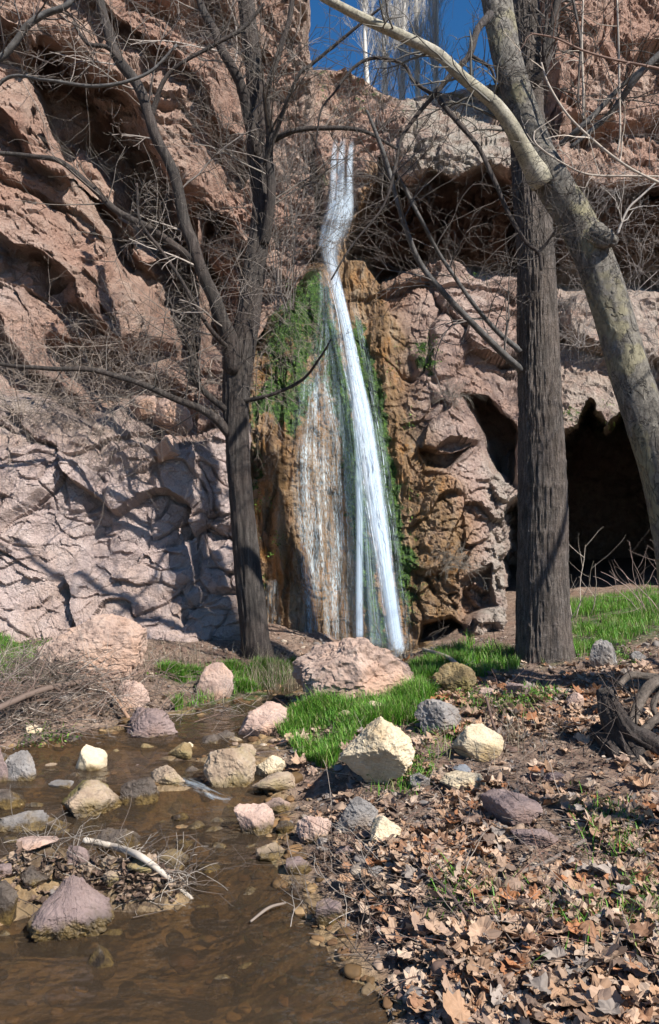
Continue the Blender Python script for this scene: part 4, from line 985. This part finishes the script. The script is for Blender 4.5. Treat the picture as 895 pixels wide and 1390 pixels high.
# --- upright trunk on the right
t2 = empty('bare_tree', tuple(hit(740, 892))); tag(t2, 'thick upright trunk with ridged brown bark standing right of centre', 'tree')
Y2 = t2.location.y
trunk_mesh('trunk', [(741, 925, Y2, 95.7), (740, 895, Y2, 80.0), (738, 850, Y2, 69.6), (737, 780, Y2, 65.2), (737, 700, Y2, 62.6), (735, 600, Y2, 57.4), (732, 520, Y2, 53.9), (730, 440, Y2, 50.5), (728, 360, Y2, 47.9), (722, 280, Y2 + .02, 46.1), (717, 200, Y2 + .05, 43.5), (714, 120, Y2 + .08, 40.9), (712, 40, Y2 + .1, 39.1), (708, -60, Y2 + .1, 36.5), (700, -200, Y2 + .1, 31.3)], M_b2, t2, 1200, 190, .017, 5., 19., 11, .07)
B2 = []
B2.append(limb('branch', [(706, 502, Y2 - .1, 9), (680, 480, Y2 - .2, 9), (650, 450, Y2 - .3, 8.5), (608, 405, Y2 - .4, 8), (572, 360, Y2 - .4, 7.5), (548, 300, Y2 - .5, 7), (533, 250, Y2 - .5, 6.5), (524, 215, Y2 - .5, 6), (508, 175, Y2 - .5, 4.5), (498, 150, Y2 - .5, 3.5)], M_lb, t2))
B2.append(limb('branch', [(706, 478, Y2 - .1, 8), (668, 440, Y2 - .1, 6), (635, 400, Y2 - .2, 5.5), (600, 350, Y2 - .2, 5), (572, 300, Y2 - .3, 5), (552, 262, Y2 - .3, 5), (532, 226, Y2 - .4, 4)], M_lb, t2))
B2.append(limb('branch', [(708, 120, Y2, 13), (735, 95, Y2 - .1, 13), (748, 50, Y2 - .1, 12), (757, 0, Y2 - .1, 11), (766, -60, Y2 - .1, 10)], M_b1, t2))
B2.append(limb('branch', [(742, 100, Y2 - .1, 7), (738, 70, Y2 - .2, 5), (742, 20, Y2 - .2, 4), (740, -20, Y2 - .2, 4)], M_b1, t2))
mb = MB()
for pts, rad in B2: twiggy(mb, pts, rad, 14, .8, 2, (.10, .085, .075), 4)
o = mb.build('twigs', M_twig, t2); o['kind'] = 'stuff'

# --- leaning plane tree
Y3 = 5.6
t3 = empty('plane_tree', tuple(P(950, 965, Y3 - .3))); tag(t3, 'leaning plane tree with flaking grey-green bark crossing the upper right', 'tree')
trunk_mesh('trunk', [(960, 1010, Y3 - .3, 100.0), (950, 960, Y3 - .3, 83.2), (940, 880, Y3 - .3, 70.4), (925, 760, Y3 - .3, 62.4), (905, 660, Y3 - .25, 57.6), (880, 580, Y3 - .2, 53.6), (853, 500, Y3 - .15, 51.2), (830, 420, Y3 - .1, 49.6), (806, 350, Y3 - .05, 49.6), (782, 300, Y3, 46.4), (745, 238, Y3, 46.4), (727, 200, Y3 + .1, 42.4), (694, 100, Y3 + .2, 38.4), (674, 0, Y3 + .4, 38.4), (650, -140, Y3 + .5, 36.0)], M_b3, t3, 420, 80, .006, 4.5, 3., 21, .09)
mb = MB(); pts, rad = path3([(808, 318, Y3 - .12, 30), (824, 325, Y3 - .2, 24), (833, 328, Y3 - .23, 15), (837, 330, Y3 - .24, 8)], 12); mb.tube(pts, rad, 20, None, True, furrow(.012, 14, 4, 5, .35)); mb.build('knot', M_b3, t3)
B3 = []
B3.append(limb('branch', [(738, 250, Y3 - .05, 32.8), (715, 205, Y3 - .15, 23.0), (690, 160, Y3 - .25, 18.9), (655, 118, Y3 - .3, 16.4), (600, 78, Y3 - .35, 14.8), (545, 48, Y3 - .4, 13.9), (495, 25, Y3 - .45, 12.3), (440, -4, Y3 - .5, 10.7), (380, -40, Y3 - .5, 9.0)], M_pale, t3, 70, 24, 'smooth pale yellow-green bough'))
B3.append(limb('branch', [(665, 20, Y3 + .1, 12), (648, 42, Y3 - .1, 9), (636, 75, Y3 - .15, 8), (612, 103, Y3 - .2, 7.5), (590, 130, Y3 - .2, 6.5), (560, 165, Y3 - .2, 5.5), (545, 190, Y3 - .2, 4.5), (538, 225, Y3 - .2, 4), (520, 280, Y3 - .2, 3), (480, 330, Y3 - .2, 2.5), (450, 380, Y3 - .2, 2)], M_b1, t3))
B3.append(limb('branch', [(596, 134, Y3 - .2, 7), (618, 165, Y3 - .3, 6.5), (650, 205, Y3 - .35, 6), (672, 245, Y3 - .4, 6), (690, 290, Y3 - .4, 5.5), (712, 328, Y3 - .4, 5), (731, 345, Y3 - .4, 5), (735, 368, Y3 - .4, 3)], M_b1, t3))
B3.append(limb('branch', [(731, 345, Y3 - .4, 4.5), (742, 330, Y3 - .4, 4), (752, 315, Y3 - .4, 3)], M_b1, t3))
B3.append(limb('branch', [(640, 75, Y3, 5), (665, 92, Y3 - .1, 4), (672, 112, Y3 - .1, 3)], M_b1, t3))
B3.append(limb('branch', [(590, 130, Y3 - .2, 5), (562, 110, Y3 - .2, 4.5), (548, 88, Y3 - .2, 4), (510, 78, Y3 - .2, 4.5), (482, 90, Y3 - .2, 4), (455, 125, Y3 - .2, 3), (436, 150, Y3 - .2, 2.5), (428, 200, Y3 - .2, 2)], M_b1, t3))
B3.append(limb('branch', [(775, 200, Y3 - .2, 5), (830, 150, Y3 - .2, 8), (870, 100, Y3 - .3, 9), (930, 40, Y3 - .3, 10)], M_lb, t3))
B3.append(limb('branch', [(760, 195, Y3 - .1, 7), (790, 168, Y3 - .2, 8), (845, 118, Y3 - .2, 6), (895, 78, Y3 - .3, 6), (940, 55, Y3 - .3, 6)], M_lb, t3))
mb = MB()
for k, (pts, rad) in enumerate(B3): twiggy(mb, pts, rad, 16, .6, 2, DK if k else (.13, .12, .10), 3, .2, rmul=.25, rmin=.0017)
o = mb.build('twigs', M_twig, t3); o['kind'] = 'stuff'

# --- boughs entering from a tree whose trunk stands outside the frame at the left
t4 = empty('bare_tree', (-3.6, 5.6, float(gz(-3.6, 5.6)))); tag(t4, 'bare tree just outside the left edge whose crooked bough reaches into the upper left corner', 'tree')
Y4 = 5.6
trunk_mesh('trunk', [(-260, 985, Y4, 60), (-255, 800, Y4, 44), (-245, 500, Y4, 40), (-230, 200, Y4, 34), (-215, -100, Y4, 28)], M_b1, t4, 120, 30, .012, 2, 4, 31)
pts, rad = limb('branch', [(-232, 230, Y4, 18), (-120, 175, Y4, 13), (-40, 110, Y4, 10), (0, 78, Y4, 9), (22, 55, Y4, 9), (38, 33, Y4, 9), (60, 20, Y4, 8.5), (92, 8, Y4, 8), (103, -18, Y4, 7), (110, -60, Y4, 6)], M_lb, t4, 60)
p2_, r2_ = limb('branch', [(-235, 300, Y4, 10), (-60, 235, Y4, 7), (0, 113, Y4 + .1, 5), (60, 108, Y4, 4), (130, 118, Y4, 4.5), (200, 100, Y4, 4), (240, 60, Y4, 3)], M_lb, t4, 50)
mb = MB(); twiggy(mb, pts, rad, 12, .7, 2, (.12, .10, .09), 3, .3); twiggy(mb, p2_, r2_, 12, .6, 2, GR, 3, .3)
o = mb.build('twigs', M_twig, t4); o['kind'] = 'stuff'

# --- unseen slim tree outside the right edge, kept short so its shadow ends on the leaves
t5 = empty('bare_tree', (3.2, 1.8, float(gz(3.2, 1.8)))); tag(t5, 'unseen slim bare tree outside the right edge, put there for its shadow on the leaves', 'tree')
zb = t5.location.z; mb = MB(); tp = spline([(3.2, 1.8, zb - .1), (3.15, 1.85, zb + .8), (3.3, 1.9, zb + 1.7), (3.2, 1.8, zb + 2.6), (3.3, 1.7, zb + 3.4)], 60)
mb.tube(tp, np.linspace(.085, .03, 60), 20, None, True, furrow(.008, 4, 4, 5)); mb.build('trunk', M_b1, t5)
mb = MB(); twiggy(mb, tp, np.linspace(.085, .03, 60), 16, .9, 2, DK, 4, .3, .35, (0, 0, .3), .9, .2); mb.build('twigs', M_twig, t5)['kind'] = 'stuff'

t6 = empty('bare_tree', (4.7, 3.2, float(gz(4.7, 3.2)))); tag(t6, 'unseen tall bare tree added outside the right edge to cast branch shadows', 'tree')  # added off-frame tree; its crown dapples the leaning trunk and boulder with shadow
zb = t6.location.z; tp = spline([(4.7, 3.2, zb - .1), (4.6, 3.2, zb + 2), (4.8, 3.3, zb + 4), (4.6, 3.1, zb + 6), (4.7, 3.0, zb + 9)], 60); tr = np.linspace(.15, .04, 60)
mb = MB(); mb.tube(tp, tr, 20, None, True, furrow(.01, 4, 4, 5)); mb.build('trunk', M_b1, t6)
mt = MB()
for (z0, dx, dy, dz, L, r) in ((2.6, -.9, .5, 1.1, 2.6, .06), (3.4, .5, 1., 1., 2.5, .05), (4.2, -1, -.2, .9, 2.6, .05), (5., -.3, 1, .8, 2.4, .045), (5.6, .8, -.3, .9, 2, .04), (6.4, -1, .4, .8, 2, .035)):
    k_ = int(z0 / 9 * 59); a_ = tp[k_]; e_ = a_ + np.array([dx, dy, dz]) / np.linalg.norm([dx, dy, dz]) * L
    bp = spline([a_, (a_ + e_) / 2 + R.normal(size=3) * .18, e_], 24); br_ = np.linspace(r, r * .3, 24)
    mb = MB(); mb.tube(bp, br_, 10, None, True); mb.build('branch', M_b1, t6)
    twiggy(mt, bp, br_, 9, 1.3, 2, DK, 3, .15, .3, (0, 0, .3), .9, .4)
mt.build('twigs', M_twig, t6)['kind'] = 'stuff'

# --- thin bare shrubs rooted on the ledges
def shrub(label, u, v, Y, n, L, dirs, col, lvl=2, kids=5, grav=-.2, wig=.35, r=.006, name='bare_shrub', grp=None, spread=.35, at=None, sides=4):
    base = P(u, v, Y) if at is None else at
    e = empty(name, tuple(base)); tag(e, label, 'shrub', grp)
    for k in range(n):
        mb = MB(); d = np.array(dirs[k % len(dirs)], float) + R.normal(size=3) * spread
        grow(mb, base + R.normal(size=3) * (.06, .03, .01), d, L * R.uniform(.6, 1.15), r * R.uniform(.6, 1.1), lvl, col, wig, grav, kids, .8, sides, 9)
        mb.build('stem', M_twig, e)
for k, (u, v, lab) in enumerate([(20, 560, 'leftmost dry thicket on the ledge over the pale bulging rock'), (95, 548, 'dense dry thicket on the ledge, second from the left'), (150, 545, 'dry thicket on the middle of the ledge, arching to both sides'), (215, 535, 'dry thicket on the ledge behind the wedged blocks'), (285, 520, 'dry thicket right beside the left tree trunk at ledge height')]):
    shrub(lab, u, v, {20: 7.95, 95: 8.15, 150: 8.3, 215: 8.6, 285: 9.}[u], 17, 1.2, [(-.9, -.15, .45), (-.2, -.2, 1), (.7, -.2, .5), (.9, -.1, .15), (-1, -.1, .1)], (.32, .26, .215), 2, 6, -.7, .45, .005)
shrub('brown twiggy bush hanging in the shade left of the waterfall top', 395, 300, 9.6, 22, 1.3, [(0, -.2, 1), (.6, -.2, .6), (-.4, -.2, .8), (.5, -.2, -.5), (-.5, -.2, -.3)], (.17, .14, .12), 2, 5, -.3, .4, .005)
shrub('tall thin stems rising along the cliff edge left of the waterfall', 385, 420, 9.4, 16, 2.4, [(.05, 0, 1), (.15, 0, 1), (-.1, 0, 1)], (.20, .175, .155), 2, 6, .1, .22, .006, spread=.12)
shrub('grey tangle of twigs on the lip right of the waterfall', 520, 175, 9.9, 14, .9, [(.3, -.2, .9), (-.6, -.1, .5), (.7, -.3, -.3)], (.19, .165, .15), 2, 5, -.2, .4, .004)
for k, (u, v, lab) in enumerate([(560, 372, 'dry tangle in the hollow nearest the waterfall'), (630, 362, 'dry tangle in the middle of the shaded hollow'), (690, 378, 'dry tangle in the hollow behind the thick trunk')]):
    shrub(lab, u, v, 10.4, 6, .8, [(-.6, -.3, .6), (.5, -.4, .7), (0, -.4, .6)], (.10, .08, .07), 2, 4, -.3, .5, .0035)  # twig colour darkened so the hollow looks more deeply shaded
for k, (u, v, lab) in enumerate([(790, 470, 'grey thicket on the rock between the two trunks on the right'), (850, 400, 'grey thicket above the cave behind the leaning trunk'), (900, 470, 'grey thicket at the right edge above the cave'), (880, 250, 'thicket below the sunlit cliff at the upper right'), (800, 330, 'thicket hanging in the shade between the trunks')]):
    shrub(lab, u, v, 8.9 if k > 2 else 9.3, 15, 1.1, [(-.8, -.2, .7), (.3, -.2, 1), (-.9, -.2, .1), (.6, -.2, .6)], (.25, .22, .20), 2, 5, -.3, .45, .0045)
shrub('pale bare sapling right beside the thick trunk in front of the cave', 0, 0, 0, 4, .95, [(.25, 0, 1), (-.1, 0, 1)], PL, 1, 4, .2, .3, .008, at=hit(782, 838), sides=6)
shrub('dry bush at the right edge in front of the cave', 0, 0, 0, 9, 1.0, [(-.5, 0, .9), (-.7, 0, .6), (.1, 0, 1)], (.30, .22, .19), 1, 4, .2, .25, .007, at=hit(885, 838), sides=6)
shrub('fine dry bush at the foot of the waterfall behind the big boulder', 0, 0, 0, 10, .6, [(-.3, 0, .9), (.5, 0, .8)], (.24, .19, .15), 1, 4, 0, .35, .003, at=hit(545, 893))
shrub('small dark bush in the grass left of the thick trunk', 0, 0, 0, 5, .35, [(-.5, 0, .8), (.5, 0, .8)], (.05, .04, .035), 1, 3, 0, .4, .004, at=hit(683, 895))
# grey woody weed on the rock right of the fall
mb = MB(); b = P(632, 610, wallY(632, 605, .0)); b2 = P(615, 765, wallY(615, 760, .0)); b3 = P(612, 540, wallY(612, 540, 0.))
for bb, n, lab in ((b2, 60, 'dry grey weed on the wet rock at mid height right of the waterfall'), (b3, 45, 'dry pale weed on the rock face higher up right of the waterfall')):
    mb = MB()
    for _ in range(n): grow(mb, bb + R.normal(size=3) * (.1, .02, .02), (R.normal() * .5, -.5, R.uniform(-.2, 1)), R.uniform(.15, .35), .0028, 1, (.27, .24, .20), .4, -.4, 3)
    o = mb.build('dry_weed', M_twig); tag(o, lab, 'plant')
# long pale trailing twigs at the upper right
def cane(label, rows, col, par=None, tw=8):
    e = empty('bare_vine', tuple(P(rows[0][0], rows[0][1], rows[0][2]))); tag(e, label, 'vine')
    mb = MB(); pts, rad = path3(rows, 40); mb.tube(pts, rad, 6, col); mb.build('stem', M_twig, e)
    mb = MB(); twiggy(mb, pts, rad, tw, .35, 1, col, 2, .1, rmul=.6, rmin=.0016); mb.build('side_twigs', M_twig, e)[('kind')] = 'stuff'
cane('long pale twig sweeping from the frame edge to the leaning trunk', [(920, 256, 5, 4.5), (895, 248, 5, 4.5), (850, 225, 5, 4), (805, 190, 5, 4), (770, 155, 5, 3.5), (745, 115, 5, 3), (735, 85, 5, 2.5)], PL)
cane('pale hooked twig crossing in front of the leaning trunk', [(920, 240, 5, 3), (860, 239, 5, 3), (800, 237, 5, 3), (765, 222, 5, 2.6), (735, 202, 5, 2.6), (725, 190, 5, 2.4), (726, 178, 5, 2)], PL)
cane('long reddish twig arching across the upper right corner', [(925, 100, 4.9, 4.), (880, 90, 4.9, 3.8), (830, 80, 4.9, 3.4), (790, 68, 4.9, 3.2), (755, 52, 4.9, 2.8), (720, 45, 4.9, 2.2)], RD)
cane('straight pale hanging twig between the thick trunk and the frame edge', [(838, 0, 5.3, 2.5), (840, 60, 5.3, 3), (841, 120, 5.3, 3), (842, 180, 5.3, 3), (838, 208, 5.3, 2.6)], PL, tw=4)
cane('thin pale upright twig beside the thick trunk', [(792, 0, 5.6, 2), (790, 60, 5.6, 3), (792, 120, 5.6, 3.4), (792, 165, 5.6, 3)], PL, tw=4)
cane('grey twig reaching up from the knot on the leaning trunk', [(838, 318, 5.3, 3.5), (852, 285, 5.3, 3.2), (872, 265, 5.3, 3), (900, 240, 5.3, 2.8), (930, 215, 5.3, 2)], (.33, .30, .27))
cane('thin dark twig climbing steeply near the top right', [(785, 140, 5.4, 3), (786, 100, 5.4, 3.2), (788, 55, 5.4, 3.6), (778, 0, 5.4, 4)], DK)

# --- pale poplars far above the fall
def poplar(u, v0, Y, Hpx, W, label, n=70):
    base = P(u, v0, Y); base[2] -= .6; e = empty('poplar_tree', tuple(base)); tag(e, label, 'tree', 'bare poplars above the waterfall')
    H = Hpx / F * Y; mb = MB(); pts = np.stack([base[0] + .06 * np.sin(np.linspace(0, 5, 20) + u), np.full(20, base[1]), base[2] + np.linspace(0, H, 20)], 1)
    mb.tube(pts, np.linspace(.09, .015, 20), 8, (.66, .63, .58)); mb.build('trunk', M_twig, e)
    mb = MB()
    for _ in range(n):
        t = R.uniform(.03, .95); q = base + (0, 0, H * t); a = R.uniform(0, 6.283); s = W * R.uniform(.16, .42)
        grow(mb, q, (math.cos(a) * s, math.sin(a) * s, 1), H * R.uniform(.10, .28), .012, 2, (.50, .47, .43), .16, .5, 6, .35, 3, 6, .25)
    mb.build('branches', M_twig, e)['kind'] = 'stuff'
for k, (u, w_, h_, lab) in enumerate([(498, .75, 250, 'leftmost brownish poplar of the row above the waterfall'), (524, 1., 330, 'second poplar from the left above the waterfall'), (546, 1., 360, 'third poplar from the left above the waterfall'), (568, 1., 360, 'fourth poplar from the left, in the middle of the pale row'), (590, 1., 330, 'fifth poplar, right end of the dense pale row'), (641, .7, 130, 'small poplar standing alone just left of the leaning trunk')]):
    poplar(u, 150, 22 + (k % 2) * 1.2, h_, w_, lab, 70 if 0 < k < 5 else 26)

# ------------------------------------------------------------------ twig pile, sticks, roots
mb = MB()
for _ in range(2300):
    u, v = R.uniform(-40, 320), R.uniform(905, 1020)
    if v > 1015 - .10 * u + 25 * R.normal() * .4 or R.random() > .95 - .0036 * max(0, u - 20): continue
    h = hit(u, v); 
    if h[2] < wl(h[1]) - .02: h[2] = wl(h[1])
    hh = .26 * math.exp(-((u - 90) / 110) ** 2 - ((v - 965) / 40) ** 2) 
    a = R.uniform(0, math.pi) ; d = (math.cos(a), math.sin(a) * .6, R.normal() * .35 + .1)
    grow(mb, h + (0, 0, R.uniform(.0, .05) + hh * R.random()), d, R.uniform(.1, .5), R.uniform(.0016, .0045), 1 if R.random() < .5 else 0, [(.20, .15, .12), (.36, .30, .25), (.09, .07, .055), (.26, .17, .13), (.13, .10, .08)][R.integers(5)], .35, -.1, 3)
for _ in range(900):
    u, v = R.uniform(330, 900), R.uniform(890, 1340); h = hit(u, v)
    if h[2] < wl(h[1]) + .015: continue
    a = R.uniform(0, math.pi)
    grow(mb, h + (0, 0, R.uniform(.01, .04)), (math.cos(a), math.sin(a), R.normal() * .12), R.uniform(.06, .4), R.uniform(.0012, .003), 0 if R.random() < .7 else 1, [(.17, .13, .11), (.27, .22, .18), (.10, .075, .06), (.20, .11, .08)][R.integers(4)], .3, 0, 2)
for _ in range(260):  # debris dams in the stream
    cx_, cy_, sx_, sy_ = [(60, 1185, 60, 18), (200, 1205, 35, 18), (290, 965, 40, 12), (470, 1230, 40, 40)][R.integers(4)]
    h = hit(cx_ + R.normal() * sx_, cy_ + R.normal() * sy_); a = R.uniform(0, math.pi)
    grow(mb, h + (0, 0, .02), (math.cos(a), math.sin(a) * .6, R.normal() * .3 + .1), R.uniform(.1, .35), .0022, 1, [(.12, .09, .07), (.30, .26, .22), (.06, .045, .035)][R.integers(3)], .4, 0, 2)
o = mb.build('dry_twigs', M_twig); tag(o, 'heap of dry broken twigs on the left bank and scattered over the litter', kind='stuff')

def stick(rows, col, label, name='stick', tw=3):
    """rows u, v, height above ground, width px"""
    r2 = []
    for u, v, h, w in rows:
        g = hit(u, v)
        # lift straight up along the line of sight distance
        r2.append([g[0], g[1], g[2] + h, w / 2 / F * g[1]])
    p = spline(r2, 30); mb = MB(); mb.tube(p[:, :3], p[:, 3], 8, col, True, furrow(p[:, 3].mean() * .15, 9, 3, 3))
    for _ in range(tw):
        k = R.integers(4, 26); grow(mb, p[k, :3], (R.normal(), R.normal(), abs(R.normal()) * .6), .15, .003, 1, col, .3, 0, 2)
    o = mb.build(name, M_twig); tag(o, label, 'stick')
stick([(116, 1172, .10, 7), (150, 1172, .08, 9), (185, 1185, .07, 9), (215, 1200, .05, 8), (262, 1222, .0, 5)], (.48, .42, .35), 'long pale barkless stick lying across the foreground rocks in the stream', tw=4)
stick([(-10, 1010, .22, 9), (60, 975, .20, 8), (130, 945, .12, 7)], (.13, .09, .07), 'dark straight stick leaning over the twig pile at the left edge', tw=3)
stick([(118, 935, .1, 5), (150, 955, .08, 5), (175, 985, .05, 5)], (.33, .20, .13), 'reddish-tan stick on the twig pile slanting down to the right', tw=2)
stick([(500, 905, .02, 3), (560, 930, .05, 5), (600, 938, .03, 4)], (.16, .10, .08), 'thin bent stick lying before the big boulder', tw=3)
stick([(575, 893, .08, 4), (610, 905, .07, 6), (640, 925, .02, 5)], (.45, .38, .30), 'pale crooked stick right of the big boulder', tw=3)
stick([(568, 1180, .02, 4), (600, 1215, .04, 5), (640, 1262, .03, 5)], (.10, .07, .06), 'dark forked twig lying over the leaves in the foreground', tw=4)
stick([(660, 960, .06, 4), (676, 1000, .03, 4), (690, 945, .03, 3)], (.14, .09, .07), 'small dark stick stuck in the bare soil left of the root', tw=2)
stick([(640, 1200, .02, 5), (720, 1190, .03, 6), (795, 1150, .03, 5)], (.15, .12, .10), 'grey stick half hidden among the leaves below the thin slab', tw=2)
stick([(340, 1262, .03, 3), (365, 1250, .05, 4), (388, 1236, .03, 3)], (.20, .16, .13), 'short twig poking over the foreground water', tw=0)

def root(name, rows, mat, parent, amp=.35, n=60):
    p = spline(rows, n); L = []
    pts = np.stack([(p[:, 0] - CX) / F * p[:, 2], p[:, 2], CH - (p[:, 1] - CY) / F * p[:, 2]], 1); rad = p[:, 3] / 2 / F * p[:, 2]
    mb = MB(); mb.tube(pts, rad, 28, None, True, furrow(rad.mean() * amp, 5, 3.2, int(p[0, 0]), .25)); return mb.build(name, mat, parent)
Yr = 4.3
e = empty('dead_stump', tuple(hit(880, 1060))); tag(e, 'dark gnarled rotting stump wood lying at the right edge', 'stump')
for rows in ([(818, 935, Yr + .3, 9), (828, 962, Yr + .25, 24), (845, 1000, Yr + .2, 30), (872, 1040, Yr + .1, 36), (915, 1075, Yr, 40), (980, 1110, Yr, 40)],
             [(826, 940, Yr + .25, 7), (850, 985, Yr + .15, 16), (880, 1005, Yr + .1, 20), (930, 1030, Yr, 26)],
             [(806, 985, Yr + .3, 8), (830, 1012, Yr + .2, 18), (850, 1040, Yr + .1, 22), (890, 1070, Yr, 26)]):
    root('splintered_wood', rows, M_b1, e, .5)
shrub('dark snarl of thin dead branches over the gnarled stump at the right edge', 0, 0, 0, 12, .55, [(-.7, 0, .6), (-.3, -.2, .9), (.4, 0, .6), (-.9, .2, .2)], (.06, .045, .038), 1, 4, -.3, .5, .007, at=hit(872, 1010), sides=5)
e = empty('tree_roots', tuple(hit(890, 960))); tag(e, 'smooth grey-brown roots curving over the soil at the right edge', 'roots')
MRt = mat_bark('root_bark', [(.05, .04, .03), (.12, .095, .075), (.21, .175, .145), (.09, .065, .048)], stretch=(1, 1, 1), scale=16, bd=.01)
for rows in ([(940, 905, Yr + .5, 16), (905, 918, Yr + .45, 15), (882, 932, Yr + .4, 14), (868, 955, Yr + .35, 14), (858, 985, Yr + .25, 12)],
             [(930, 925, Yr + .6, 11), (880, 918, Yr + .7, 9), (855, 917, Yr + .7, 9), (840, 930, Yr + .6, 7)],
             [(930, 965, Yr + .3, 14), (895, 975, Yr + .25, 12), (875, 990, Yr + .2, 11), (862, 1003, Yr + .2, 8)],
             [(905, 935, Yr + .4, 8), (890, 950, Yr + .35, 8), (888, 965, Yr + .3, 7), (900, 985, Yr + .3, 6)],
             [(880, 930, Yr + .65, 5), (865, 945, Yr + .6, 6), (848, 952, Yr + .55, 5)]):
    root('root', rows, MRt, e, .12)

# ------------------------------------------------------------------ hanging greenery on the wet rock
def leaflets(cent, n, sp, sz, cols):
    p = cent + R.normal(size=(n, 3)) * sp; A = R.normal(size=(n, 3)); A /= np.linalg.norm(A, axis=1)[:, None]; B = np.cross(A, R.normal(size=(n, 3))); B /= np.linalg.norm(B, axis=1)[:, None]
    s = R.uniform(.5, 1.2, (n, 1)) * sz
    V = np.stack([p - A * s, p + B * s * .5, p + A * s, p - B * s * .5], 1).reshape(-1, 3)
    c = np.array(cols)[R.integers(0, len(cols), n)] * R.uniform(.7, 1.3, (n, 1)); return V, np.arange(n * 4).reshape(-1, 4), None, np.repeat(c, 4, 0)
mb = MB(); GC = [(.10, .22, .02), (.05, .13, .015), (.16, .28, .04), (.03, .07, .012)]
for u, v, n, su, sv in [(405, 395, 260, .12, .10), (412, 440, 260, .12, .15), (395, 460, 260, .16, .14), (372, 480, 160, .12, .14), (400, 510, 160, .13, .12), (425, 285, 90, .06, .14), (430, 320, 80, .05, .08), (576, 470, 170, .12, .07), (590, 485, 90, .1, .05), (350, 620, 80, .05, .14), (355, 690, 90, .05, .10), (378, 745, 100, .08, .05), (538, 665, 90, .07, .06), (552, 780, 90, .08, .12), (770, 560, 120, .12, .06), (825, 548, 70, .08, .05), (352, 530, 120, .06, .10), (303, 755, 90, .07, .05), (400, 870, 50, .08, .04), (640, 380, 60, .12, .03), (545, 560, 60, .05, .2), (530, 505, 90, .03, .2), (556, 700, 60, .03, .3)]:
    for _ in range(3):
        uu, vv = u + R.normal() * 6, v + R.normal() * 8; y = wallY(uu, vv, .03, 9)
        mb.raw(*leaflets(P(uu, vv, y), n // 5, (su * .55, .03, sv * .6), .014, GC))
o = mb.build('moss_tufts', M_grass, smooth=False); tag(o, 'bright green moss and small hanging leaves on the wet rock beside the fall', kind='stuff')
# small weeds on the banks with round leaves
mb = MB()
for u, v, n in [(735, 948, 60), (550, 1040, 60), (545, 1060, 60), (60, 880, 160), (20, 885, 140), (100, 895, 120), (130, 900, 90), (70, 1010, 60), (640, 950, 90), (600, 960, 40), (700, 960, 60), (835, 890, 60), (850, 900, 50), (620, 935, 60), (560, 1050, 40), (230, 915, 60), (880, 1240, 40)]:
    h = hit(u, v); mb.raw(*leaflets(h + (0, 0, .04), n * 2, (.10, .08, .022), .013, GC))
o = mb.build('bank_weeds', M_grass, smooth=False); tag(o, 'small leafy weeds dotted over the banks', kind='stuff')
# little rapid between the stones
h = hit(262, 1082); y0 = h[1]
n, m = 26, 15; s = np.linspace(-1, 1, m)[None]; t = np.linspace(0, 1, n)[:, None]
X = h[0] - .10 + .34 * t + .0 * s + .05 * s; Yq = y0 + .10 + .10 * s - .12 * t; Zq = wl(y0 + .2) + .02 - .065 * ss(0, 1, t) + .012 * np.sin(s * 7 + t * 3)
uv = np.stack([(s + 1) / 2 * np.ones((n, 1)), t * np.ones((1, m))], 2).reshape(-1, 2)
i = (np.arange(n - 1)[:, None] * m + np.arange(m - 1)[None]).ravel()
o = mesh_np('rapid', np.stack([X + 0 * Zq, Yq, Zq], 2).reshape(-1, 3), np.stack([i, i + 1, i + m + 1, i + m], 1), mat_fall('rapid_foam', .46, 7, 2.2, .5, hi=.6), uv=uv)
tag(o, 'small white rapid where the stream slips between two stones', 'water', kind='structure')
# ------------------------------------------------------------------ camera, sun, sky
cam = bpy.data.cameras.new('camera'); co = bpy.data.objects.new('camera', cam); COL.objects.link(co)
co.location = (0, 0, CH); co.rotation_euler = (math.radians(90), 0, 0)
cam.sensor_fit = 'VERTICAL'; cam.sensor_height = 36.; cam.lens = 36 * F / 1390; cam.clip_end = 500; cam.clip_start = .05
C.camera = co
AZ, EL = math.radians(134), math.radians(45)        # azimuth clockwise from +Y: the sun stands behind the viewer's right shoulder
sd = Vector((math.sin(AZ) * math.cos(EL), math.cos(AZ) * math.cos(EL), math.sin(EL)))
sl = bpy.data.lights.new('sun', 'SUN'); sl.energy = 5.; sl.angle = math.radians(.55); sl.color = (1, .95, .88)
so = bpy.data.objects.new('sun', sl); COL.objects.link(so); so.rotation_euler = (-sd).to_track_quat('-Z', 'Y').to_euler()
wd = bpy.data.worlds.new('World'); C.world = wd; wd.use_nodes = True
nt = wd.node_tree; bg = nt.nodes['Background']
sk = nt.nodes.new('ShaderNodeTexSky'); sk.sky_type = 'NISHITA'; sk.sun_disc = False
sk.sun_elevation = EL; sk.sun_rotation = AZ; sk.ozone_density = 5.; sk.air_density = 1.; sk.dust_density = .3; sk.altitude = 100
hs = nt.nodes.new('ShaderNodeHueSaturation'); hs.inputs['Saturation'].default_value = 1.25; hs.inputs['Value'].default_value = 2.1
nt.links.new(sk.outputs[0], hs.inputs['Color']); nt.links.new(hs.outputs[0], bg.inputs[0]); bg.inputs[1].default_value = .034
C.view_settings.view_transform = 'Standard'; C.view_settings.look = 'None'; C.view_settings.gamma = 1; C.view_settings.exposure = .78
C.cycles.max_bounces = 4; C.cycles.transparent_max_bounces = 24; C.cycles.diffuse_bounces = 1
C.cycles.use_denoising = True; C.cycles.use_adaptive_sampling = True; C.cycles.adaptive_threshold = .03
